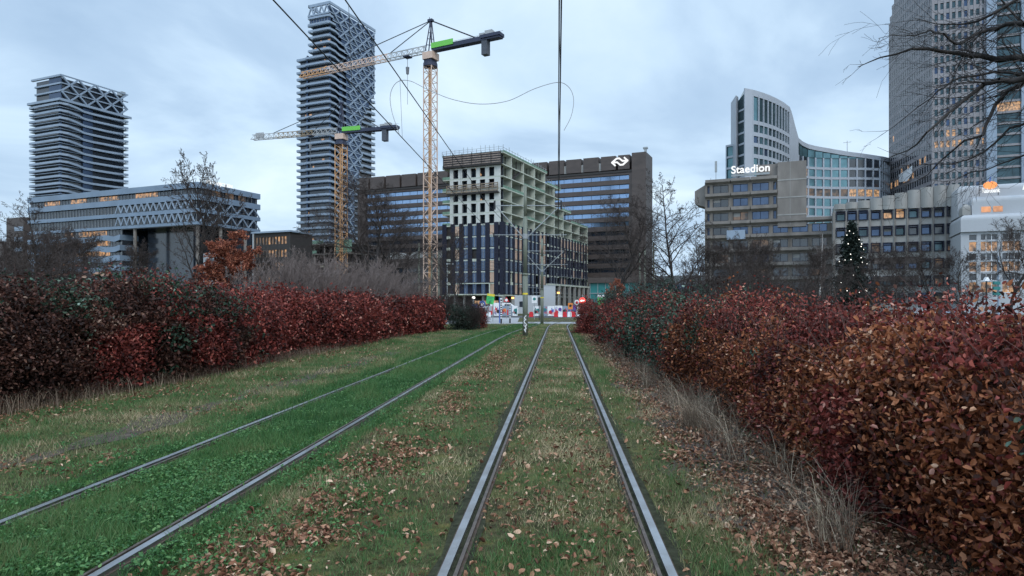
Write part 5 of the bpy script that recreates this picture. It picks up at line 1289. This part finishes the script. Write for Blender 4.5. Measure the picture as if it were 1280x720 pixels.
# ================================================================ cranes
def crane(name, label, pm, Dm, zj, direction, jl, cjl, apex, mastw, lower, hook_a=7, tip_y=0):
    t = thing(name, label, 'tower crane', (px(pm, Dm), Dm, 0), math.atan2(direction[1], direction[0])); t['group'] = 'tower cranes over the building sites'
    w2 = mastw / 2
    m = MB(); z = 0; k = 0; step = mastw * 1.0
    zt = zj - 4.2
    for a in (-w2, w2):
        for b_ in (-w2, w2): m.bar((a, b_, 0), (a, b_, zt), .22)
    while z < zt - .1:
        z2 = min(z + step, zt)
        for s in (-1, 1):
            a, b_ = (-w2, w2) if k % 2 else (w2, -w2)
            m.bar((a, s * w2, z), (b_, s * w2, z2), .13); m.bar((s * w2, a, z), (s * w2, b_, z2), .13)
            m.bar((-w2, s * w2, z2), (w2, s * w2, z2), .11); m.bar((s * w2, -w2, z2), (s * w2, w2, z2), .11)
        z = z2; k += 1
    m.build('mast', 'crane_yellow' if lower else 'crane_pale', t)
    m = MB(); m.bar((w2 * .2, 0, 0), (w2 * .2, 0, zt), .45); m.build('ladder', 'crane_yellow', t)
    m = MB(); m.bar((0, 0, zt), (0, 0, zt + .9), mastw * 1.5, mastw * 1.5, 12); m.box(-1.2, 1.2, -1.2, 1.2, zt + .9, zj - 1.2); m.build('slewing_ring', 'crane_navy', t)
    m = MB(); m.box(-1.7, 1.5, -1.5, 1.5, zj - 2.4, zj - .6); m.build('turntable', 'crane_pale', t)
    m = MB(); m.box(.3, 2.4, -3.2, -1.6, zj - 3, zj - .6); m.build('cab', 'crane_grey', t)
    # jib along +x: triangular lattice
    for seg, (x0, x1, mt) in enumerate(((1.2, jl * .3, 'crane_grey'), (jl * .3, jl * (.78 if not lower else .72), 'crane_pale' if not lower else 'wood_pale'), (jl * (.78 if not lower else .72), jl, 'crane_yellow' if not lower else 'crane_grey'))):
        m = MB()
        for (y, zo) in ((-.8, 0), (.8, 0), (0, 1.7)): m.bar((x0, y, zj + zo + tip_y * x0), (x1, y, zj + zo + tip_y * x1), .2)
        n = max(2, int((x1 - x0) / 1.7)); s = (x1 - x0) / n
        for i in range(n):
            a, c_, b_ = x0 + s * i, x0 + s * (i + .5), x0 + s * (i + 1)
            for y in (-.8, .8): m.bar((a, y, zj), (c_, 0, zj + 1.7), .11); m.bar((c_, 0, zj + 1.7), (b_, y, zj), .11)
            m.bar((a, -.8, zj), (b_, .8, zj), .1)
        m.build('jib', mt, t)
    m = MB()
    m.box(-cjl, -1.2, -.9, .9, zj - .35, zj + .75); m.box(-cjl - .2, -cjl + 5.5, -1.2, 1.2, zj + .1, zj + .9)
    m.build('counter_jib', 'crane_navy', t)
    m = MB()
    for i in range(9): x = -3 - i * (cjl - 4) / 8; m.bar((x, -.95, zj + .75), (x, -.95, zj + 1.9), .06)
    m.bar((-3, -.95, zj + 1.85), (-cjl, -.95, zj + 1.85), .06); m.build('handrail', 'crane_grey', t)
    m = MB(); m.box(-cjl + 3.7, -cjl + 5.3, -.8, .8, zj - 3.9, zj + .1); m.build('counterweight', 'weight_dark', t)
    m = MB(); m.box(-cjl + 2.3, -cjl + 4.4, -.7, .7, zj + .92, zj + 2.0); m.box(-cjl + 4.8, -cjl + 6.2, -.5, .5, zj + .92, zj + 1.7); m.build('winch', 'crane_grey', t)
    m = MB(); m.box(-7.8, -1.0, .95, 1.12, zj + .2, zj + 1.6); m.build('name_board', 'crane_green', t)
    m = MB()
    za = zj + apex
    for y in (-.7, .7): m.bar((-1.0, y, zj), (-.2, y * .3, za), .28); m.bar((1.1, y, zj), (-.2, y * .3, za), .22)
    for q in range(4):
        f = (q + 1) / 5; m.bar((-1 + .8 * f, -.7 * (1 - .7 * f), zj + apex * f), (1.1 - 1.3 * f, .7 * (1 - .7 * f), zj + apex * f), .14)
    m.box(-.8, .6, -.5, .5, za - .3, za + .3); m.bar((.3, 0, za - 1.4), (.3, 0, za + 1), .1); m.build('apex_tower', 'crane_navy', t)
    m = MB()
    m.bar((-.2, 0, za), (jl * .29, 0, zj + 1.7), .16); m.bar((-.2, 0, za), (jl * .76, 0, zj + 1.7), .16); m.bar((-.2, .2, za), (-cjl * .68, .2, zj + .7), .22); m.bar((-.2, -.3, za), (-cjl * .68, -.3, zj + .7), .22)
    m.build('pendant', 'wire_black', t)
    m = MB(); x = hook_a; m.box(x - .9, x + .9, -.9, .9, zj - .45, zj - .1); m.build('trolley', 'crane_navy', t)
    m = MB(); m.bar((x, 0, zj - .4), (x, 0, zj - 3.2), .09); m.bar((x, 0, zj - 3), (x, 0, zj - 4.9), .7, .5); m.bar((x, 0, zj - 4.9), (x, 0, zj - 13), .07); m.build('hook_block', 'weight_grey', t)
    if lower:
        m = MB(); m.box(jl - 4, jl - .6, -1.0, -.9, zj + .6, zj + 2.6); m.build('tip_board', 'crane_grey', t)
    return t
crane('tower_crane', 'taller tower crane with a pale lattice mast standing left of the building site', 538, 168, zz(64, 168), (-.9, .43), 46.5, 21.5, 8.0, 2.5, False, 7.5)
crane('tower_crane', 'shorter tower crane with an orange-yellow mast in front of the tallest tower', 426.5, 215, zz(166, 215), (-.965, .26), 35.5, 21.0, 10.0, 2.8, True, 12)

# ================================================================ overhead line
GP = 'overhead line poles between the tracks'
def pole(label, X, Y, H_, zarm, zlow, graffiti=False, left_ext=1.7, right_ext=2.0):
    t = thing('catenary_pole', label, 'pole', (X, Y, 0), group=GP)
    m = MB(); m.bar((0, 0, -.03), (0, 0, H_ * .40), .29, .29, 14); m.bar((0, 0, H_ * .40), (0, 0, H_ * .415), .31, .31, 14); m.bar((0, 0, H_ * .415), (0, 0, H_ * .79), .235, .235, 14); m.bar((0, 0, H_ * .79), (0, 0, H_), .18, .17, 14)
    o = m.build('shaft', 'pole_green', t)
    for f in o.data.polygons: f.use_smooth = len(f.vertices) == 4
    m = MB(); m.bar((0, 0, 2.30), (0, 0, 2.40), .30, .30, 14); m.build('marker_band', 'paint_yellow', t)
    for s, e in ((-1, left_ext), (1, right_ext)):
        m = MB(); m.bar((s * .1, 0, zarm), (s * e, 0, zarm), .055, n=8); m.bar((s * .12, 0, zarm - 1.75), (s * (e - .1), 0, zarm - .05), .06, n=8); m.bar((s * .1, 0, zlow), (s * (e + .3), 0, zlow), .045, n=8); m.build('bracket', 'galvanised', t)
        m = MB(); m.bar((s * e, 0, zarm - .22), (s * e, 0, zarm + .28), .11, .11, 8); m.bar((s * (e + .05), 0, zlow - .12), (s * (e + .05), 0, zlow + .12), .08, .08, 8); m.build('insulator', 'wire_black', t)
    m = MB(); m.bar((0, 0, zarm - 1.85), (0, 0, zarm - 1.65), .30, .30, 12); m.bar((0, 0, zlow - .06), (0, 0, zlow + .06), .29, .29, 12); m.build('clamp', 'galvanised', t)
    if graffiti:
        m = MB(); P = [(.06, 1.15), (-.06, 1.0), (.05, .92), (-.07, .82), (.02, .70), (.09, .62), (-.02, .55), (.07, .42), (-.05, .36), (.04, .22)]
        for (a, za), (b_, zb_) in zip(P, P[1:]):
            ya, yb = -math.sqrt(.15 ** 2 - a * a), -math.sqrt(.15 ** 2 - b_ * b_); m.bar((a, ya, za), (b_, yb, zb_), .045, .045, 4)
        m.bar((-.05, -.143, .95), (-.06, -.14, .55), .03); m.bar((.05, -.143, .62), (.02, -.15, .3), .03); m.build('graffiti', 'paint_white', t)
    return t
pole('green overhead wire pole with white graffiti, nearest of the poles between the tracks', -1.80, 35.6, 8.4, 7.25, 5.62, True)
pole('green overhead wire pole without graffiti, the farther of the two poles', px(677.5, 57), 57, 7.6, 6.5, 5.3)
def to_mesh(o):
    bpy.context.view_layer.update(); dg = bpy.context.evaluated_depsgraph_get()
    me = bpy.data.meshes.new_from_object(o.evaluated_get(dg)); n = o.name; mts = [m for m in o.data.materials]
    q = bpy.data.objects.new('tmp', me); C.objects.link(q); q.parent = o.parent; q.location = o.location; q.rotation_euler = o.rotation_euler; q.scale = o.scale
    for k in o.keys():
        if k in ('label', 'category', 'group', 'kind'): q[k] = o[k]
    if not me.materials and mts: me.materials.append(mts[0])
    bpy.data.objects.remove(o); q.name = n.split('.')[0]; me.name = n; return q
def wire(name, label, pts, r, parent=None):
    cu = bpy.data.curves.new(name, 'CURVE'); cu.dimensions = '3D'; cu.bevel_depth = r; cu.bevel_resolution = 1; s = cu.splines.new('POLY'); s.points.add(len(pts) - 1)
    for p, q in zip(s.points, pts): p.co = (*q, 1)
    o = to_mesh(link(name, cu, 'wire_black', parent))
    if label: tag(o, label, 'wire')
    return o
def run(X, z, sh, Y0, Y1, sag=0, n=24): return [(X + sh(Y0 + (Y1 - Y0) * i / n) , Y0 + (Y1 - Y0) * i / n, z - sag * 4 * (i / n) * (1 - i / n)) for i in range(n + 1)]
def line_(label, Xc, Xm, sh, Xp):
    t = thing('overhead_line', label, 'overhead wires', (0, 0, 0), group='overhead wires above the tracks')
    wire('contact_wire', None, run(Xc, 5.80, lambda y: 0, -6, 35.6) + run(Xc, 5.8, sh, 36, 75), .011, t)
    wire('messenger_wire', None, run(Xm, 7.25, lambda y: 0, -6, 35.6) + run(Xm, 7.2, sh, 36, 57) + run(Xm, 6.5, sh, 57.5, 80), .014, t)
    for Y in (11.7, 15.5, 19.7, 25, 30): wire('dropper', None, [(Xc, Y, 5.8), (Xm, Y, 7.25)], .004, t)
line_('pair of overhead wires rising straight up the middle of the view above the straight track', .05, .03, shift_r, 0)
line_('pair of overhead wires crossing the sky diagonally above the left track', -3.76, -3.82, shift_l, 0)
def bez(P, n=40):
    """Catmull-Rom through points"""
    out = []; Q = [P[0]] + P + [P[-1]]
    for i in range(1, len(Q) - 2):
        p0, p1, p2, p3 = [Vector(q) for q in Q[i - 1:i + 3]]
        for k in range(n // 4):
            u = k / (n // 4); out.append(tuple(.5 * ((2 * p1) + (p2 - p0) * u + (2 * p0 - 5 * p1 + 4 * p2 - p3) * u * u + (3 * p1 - p0 - 3 * p2 + p3) * u ** 3)))
    out.append(tuple(P[-1])); return out
Dj = 15.6
wire('jumper_cable', 'thin grey jumper cable looping in the sky between the two pairs of overhead wires',
     bez([(px(p, Dj), Dj, zz(y, Dj)) for p, y in ((499, 167), (490, 140), (488, 118), (496, 103), (512, 101), (535, 112), (565, 124), (600, 130), (635, 126), (668, 111), (697, 103), (711, 109), (717, 124), (714, 145), (705, 163))]), .008).data.materials[0] = MATS['crane_grey']
t = thing('span_wires', 'thin wires spanning across the tracks beyond the farther pole', 'overhead wires', (0, 60, 0))
for k, (ya, z) in enumerate(((60, 6.1), (62, 5.55), (66, 7.2), (70, 6.4), (70, 5.7))): wire('span_wire', None, [(-13, ya - 60, z), (px(677, 60), ya - 60, z - .15), (9, ya - 60, z)], .018, t)
for x_ in (-13, 9): m = MB(); m.bar((x_, 0, 0), (x_, 0, 7.5), .2, .16, 10); m.bar((x_, 6, 0), (x_, 6, 7.5), .2, .16, 10); m.bar((x_, 10, 0), (x_, 10, 7.5), .2, .16, 10); m.build('post', 'pole_green', t)

# ================================================================ street furniture
def striped_post(label, p, D, H_):
    t = thing('striped_post', label, 'post', (px(p, D), D, 0), group='black and white striped posts on the far pavement'); n = 8
    m = MB(); m.bar((0, 0, 0), (0, 0, H_), .15, .15, 10); m.build('post', 'paint_black', t)
    m = MB()
    for k in range(n): z = .45 + k * (H_ - .5) / n; m.bar((0, 0, z), (0, 0, z + (H_ - .5) / n * .5), .165, .165, 10)
    m.build('white_stripe', 'paint_white', t)
striped_post('taller black and white striped post on the far pavement, left one', 626.5, 58.4, 2.2); striped_post('shorter black and white striped post, right of the taller one', 637.5, 59.5, 1.75)
def signboard(label, p, D, zc, wd_, hg_, tilt, cols_):
    t = thing('sign', label, 'sign', (px(p, D), D, 0))
    m = MB(); m.bar((-.25, .06, 0), (-.25, .06, zc), .08); m.bar((.25, .06, 0), (.25, .06, zc), .08); m.build('post', 'galvanised', t)
    m = MB(); z = -hg_ / 2
    bd = MB(); bd.box(-wd_ / 2, wd_ / 2, 0, .05, -hg_ / 2, hg_ / 2); o = bd.build('board', cols_[0], t); o.location = (0, -.02, zc); o.rotation_euler = (0, tilt, 0)
    m = MB(); m.box(-wd_ / 2, wd_ / 2, -.012, -.004, hg_ * .28, hg_ / 2); c_ = m.build('header', cols_[1], o)
    m = MB()
    for k in range(4): m.box(-wd_ * .4, wd_ * (.35 - .12 * (k % 2)), -.012, -.004, hg_ * (.16 - .14 * k), hg_ * (.20 - .14 * k))
    m.build('printed_lines', 'paint_teal', o)
    return t
signboard('green board with a yellow top, tilted on two legs left of the striped posts', 613, 66, 2.30, .78, 1.05, math.radians(8), ('paint_green', 'paint_yellow'))
signboard('green board with a pale top, half hidden behind the right hedge end', 752, 66, 2.15, .8, 1.15, 0, ('paint_green', 'paint_white'))
t = thing('no_entry_sign', 'red round sign with a white bar at the right end of the hoardings', 'sign', (px(728, 80), 80, 0))
m = MB(); m.bar((0, .05, 0), (0, .05, 3.0), .08); m.build('post', 'galvanised', t)
m = MB(); m.bar((0, .02, 2.2), (0, -.03, 2.2), .8, .8, 20); m.build('disc', 'lamp_red', t); m = MB(); m.box(-.26, .26, -.06, -.035, 2.12, 2.28); m.build('bar', 'lamp_white', t)
t = thing('traffic_light', 'thin dark signal post between the two overhead wire poles', 'traffic light', (px(674, 72), 72, 0))
m = MB(); m.bar((0, 0, 0), (0, 0, 2.6), .1); m.build('post', 'paint_black', t); m = MB(); m.box(-.14, .14, -.12, .12, 1.6, 2.5); m.build('signal_head', 'paint_black', t)
t = thing('information_post', 'pale narrow panel on a blue post left of the taller striped post', 'sign', (px(624.5, 60.5), 60.5, 0))
m = MB(); m.bar((0, 0, 0), (0, 0, 2.4), .10); m.build('post', 'paint_blue', t); m = MB(); m.box(.03, .25, -.05, -.02, 1.2, 2.35); m.build('panel', 'paint_white', t)
t = thing('street_lamp', 'slim grey post standing against the left corner of the building site', 'lamp post', (px(559, 90), 90, 0))
m = MB(); m.bar((0, 0, 0), (0, 0, 7.4), .16, .1, 8); m.build('post', 'galvanised', t); m = MB(); m.box(-.1, .9, -.15, .15, 7.35, 7.5); m.build('lamp_head', 'galvanised', t)
t = thing('traffic_light', 'white and blue striped signal post in front of the bank building', 'traffic light', (px(1248, 60), 60, 0))
m = MB(); m.bar((0, 0, 0), (0, 0, 6.3), .18, .14, 8); m.build('post', 'parapet_pale', t)
m = MB()
for z in (2.6, 3.1, 3.6): m.box(-.5, .1, -.15, .1, z, z + .3)
m.build('signal_head', 'paint_teal', t)
t = thing('street_lamp', 'white-topped lamp post in front of the bank building, left of the signal post', 'lamp post', (px(1233, 62), 62, 0))
m = MB(); m.bar((0, 0, 0), (0, 0, 4.0), .1); m.build('post', 'paint_black', t); m = MB(); m.bar((0, 0, 4.0), (0, 0, 4.4), .6, .3, 10); m.build('lamp_shade', 'paint_white', t)
def small_sign(label, p, D, hp, shape, c1_, c2_):
    t = thing('sign', label, 'sign', (px(p, D), D, 0)); m = MB(); m.bar((0, .04, 0), (0, .04, hp), .07, n=8); m.build('post', 'galvanised', t)
    m = MB()
    if shape == 'round': m.bar((0, .0, hp - .3), (0, -.03, hp - .3), .62, .62, 18)
    elif shape == 'tri': m.add([(-.36, 0, hp - .55), (.36, 0, hp - .55), (0, 0, hp + .05), (-.36, -.03, hp - .55), (.36, -.03, hp - .55), (0, -.03, hp + .05)], [(0, 1, 2), (5, 4, 3), (0, 3, 4, 1), (1, 4, 5, 2), (2, 5, 3, 0)])
    else: m.box(-.3, .3, -.03, 0, hp - .8, hp)
    m.build('plate', c1_, t); m = MB(); m.bar((0, -.032, hp - .34), (0, -.05, hp - .34), .34, .34, 14); m.build('symbol', c2_, t)
small_sign('small round blue sign on a thin post at the left end of the far pavement', 603, 63, 2.1, 'round', 'paint_blue', 'paint_white')
small_sign('triangular red-edged sign behind the striped posts', 633, 78, 2.6, 'tri', 'paint_red', 'paint_white')
small_sign('tall narrow white sign right of the nearest wire pole', 668, 74, 2.7, 'box', 'paint_white', 'paint_teal')
small_sign('square orange sign low in front of the purple hoarding panel', 713, 82, 1.9, 'box', 'paint_orange', 'paint_black')
small_sign('round white sign left of the red no-entry sign', 721, 79, 2.3, 'round', 'paint_white', 'paint_red')
for i, (p, D, z, lab) in enumerate(((641, 101, 2.6, 'small warm lamp on a post behind the hoardings, left of the nearest wire pole'), (698, 101, 3.4, 'small warm lamp on a post behind the hoardings, right of the farther wire pole'), (592, 95, 2.6, 'small white lamp at the left end of the hoardings'))):
    t = thing('site_lamp', lab, 'lamp', (px(p, D), D, 0)); m = MB(); m.bar((0, 0, 0), (0, 0, z), .08); m.build('post', 'galvanised', t); m = MB(); m.box(-.2, .2, -.15, .1, z, z + .28); m.build('lamp_head', 'lamp_white' if i == 2 else 'lamp_orange', t)
# hoardings along the site
GH = 'hoarding panels along the building site'
R = random.Random(3)
spec = [(590, 598, 'paint_blue', 1.75), (599, 607, 'paint_white', 1.55), (607.5, 617, 'white_wall', 1.5), (617.5, 624, 'paint_white', 1.5), (624.5, 640, 'parapet_pale', 1.55), (640.5, 647, 'paint_white', 1.5), (667, 675, 'paint_white', 1.45), (675.5, 684, 'parapet_pale', 1.5), (684.5, 693, 'paint_white', 1.5), (693.5, 703, 'paint_white', 1.55), (703.5, 710, 'parapet_pale', 1.5), (710.5, 720, 'paint_purple', 1.6), (720.5, 727, 'paint_white', 1.5), (727.5, 734, 'paint_teal', 1.5)]
words = {0: 'blue', 1: 'white'}
for i, (a, b_, mt, hg_) in enumerate(spec):
    D = 91; x0, x1 = px(a, D), px(b_, D)
    mark = R.sample(['paint_red', 'paint_blue', 'paint_purple', 'paint_teal', 'paint_orange', 'paint_black'], 3)
    nm = {'paint_blue': 'blue', 'paint_white': 'white', 'white_wall': 'off-white', 'parapet_pale': 'pale grey', 'paint_purple': 'purple', 'paint_teal': 'teal'}[mt]
    t = thing('hoarding_panel', f'{nm} site hoarding panel with {mark[0][6:]} and {mark[1][6:]} printing, number {i + 1} from the left', 'hoarding', ((x0 + x1) / 2, D, 0), group=GH)
    w_ = (x1 - x0) / 2; m = MB(); m.box(-w_, w_, 0, .06, .1, hg_); m.build('panel', mt, t)
    m = MB()
    for k in range(5): m.box(-w_ * .92 + w_ * .37 * k, -w_ * .92 + w_ * .37 * k + w_ * R.uniform(.12, .3), -.004, -.001, R.uniform(.2, .5), R.uniform(.6, hg_ - .1))
    m.build('colour_bars', R.choice(['paint_red', 'paint_red', 'paint_purple', 'paint_blue', 'paint_teal']), t)
    for q, mk in enumerate(mark[:3]):
        m = MB(); sx = R.uniform(-w_ * .9, w_ * .2); sz_ = R.uniform(.3, .9)
        if q == 0: m.box(sx, sx + w_ * .7, -.02, -.005, sz_, sz_ + .35); m.box(sx, sx + w_ * .25, -.02, -.005, sz_ + .352, sz_ + .55)
        elif q == 1: m.bar((sx + .2, -.025, sz_ + .2), (sx + .2, -.045, sz_ + .2), .5, .5, 12)
        else:
            for k in range(3): m.box(sx, sx + w_ * (.5 - .1 * k), -.062, -.047, sz_ + .02 + .12 * k, sz_ + .08 + .12 * k)
        m.build('print', mk, t)
for i, (p, mt) in enumerate(((605, 'paint_red'), (611, 'paint_white'), (664, 'paint_red'), (695, 'paint_red'), (700.5, 'paint_white'), (706, 'paint_red'), (712, 'paint_white'), (717, 'paint_red'), (722, 'paint_white'))):
    D = 88; t = thing('road_barrier', ('red' if 'red' in mt else 'white') + f' plastic road barrier in front of the hoardings, {["first","second","third","fourth","fifth","sixth","seventh","eighth","ninth"][i]} from the left', 'barrier', (px(p, D), D, 0), group='plastic road barriers')
    m = MB(); m.prism([(-.3, -.28), (.3, -.28), (.3, .28), (-.3, .28)], 0, .12); m.box(-.28, .28, -.12, .12, .12, .62); m.box(-.2, .2, -.1, .1, .62, .72); m.build('barrier', mt, t)
t = thing('site_cabin', 'tall white panel wall of a site cabin behind the hoardings, right of the farther pole', 'cabin', (px(687, 110), 110, 0))
m = MB(); m.box(-1.0, 1.0, 0, 3, 0, 4.9); m.build('wall', 'white_wall', t); m = MB(); m.box(-1.06, 1.06, -.06, 3.06, 4.9, 5.05); m.build('roof', 'galvanised', t)
t = thing('site_cabin', 'low white site cabin behind the hoardings, left of the farther pole', 'cabin', (px(660, 105), 105, 0))
m = MB(); m.box(-2.2, 2.6, 0, 2.5, .2, 3.2); m.build('wall', 'white_wall', t); m = MB(); m.box(-1.4, -.4, -.05, -.005, 1.3, 2.2); m.build('window', 'glass_dark', t)
t = thing('site_van', 'white van parked behind the hoardings below the building site', 'van', (px(628, 97), 97, 0))
m = MB(); m.prism([(-1.8, -.8), (1.2, -.8), (1.2, .8), (-1.8, .8)], .35, 1.95); m.prism([(1.2, -.78), (2.4, -.75), (2.4, .75), (1.2, .78)], .35, [1.9, 1.05, 1.05, 1.9]); m.build('body', 'paint_white', t)
for x_ in (-1.2, 1.6): m = MB(); m.bar((x_, -.82, .33), (x_, -.6, .33), .62, .62, 12); m.build('wheel', 'rubber_black', t)
m = MB(); m.box(.4, 1.1, -.83, -.81, 1.15, 1.75); m.build('window', 'glass_dark', t)
t = thing('parked_cars', '', 'car') if False else None
for i, (p, lab, mt) in enumerate(((1163, 'silver car passing behind the right hedge, left of the bank building', 'crane_grey'), (1180, 'pale car behind the right hedge, just right of the silver car', 'parapet_pale'))):
    t = thing('parked_car', lab, 'car', (px(p, 70), 70, 0), math.radians(-10)); m = MB()
    m.prism([(-2, -.85), (2, -.85), (2, .85), (-2, .85)], .3, [.85, .8, .8, .85]); m.add([(-1.5, -.7, .84), (1.2, -.7, .82), (.6, -.62, 1.42), (-1.1, -.62, 1.45), (-1.5, .7, .84), (1.2, .7, .82), (.6, .62, 1.42), (-1.1, .62, 1.45)], [(0, 1, 2, 3), (7, 6, 5, 4), (3, 2, 6, 7), (0, 3, 7, 4), (1, 5, 6, 2)])
    m.build('body', mt, t)
    for x_ in (-1.25, 1.25): m = MB(); m.bar((x_, -.88, .32), (x_, -.66, .32), .62, .62, 12); m.build('wheel', 'rubber_black', t)

for o in [o for o in C.objects if o.type == 'FONT']: to_mesh(o)
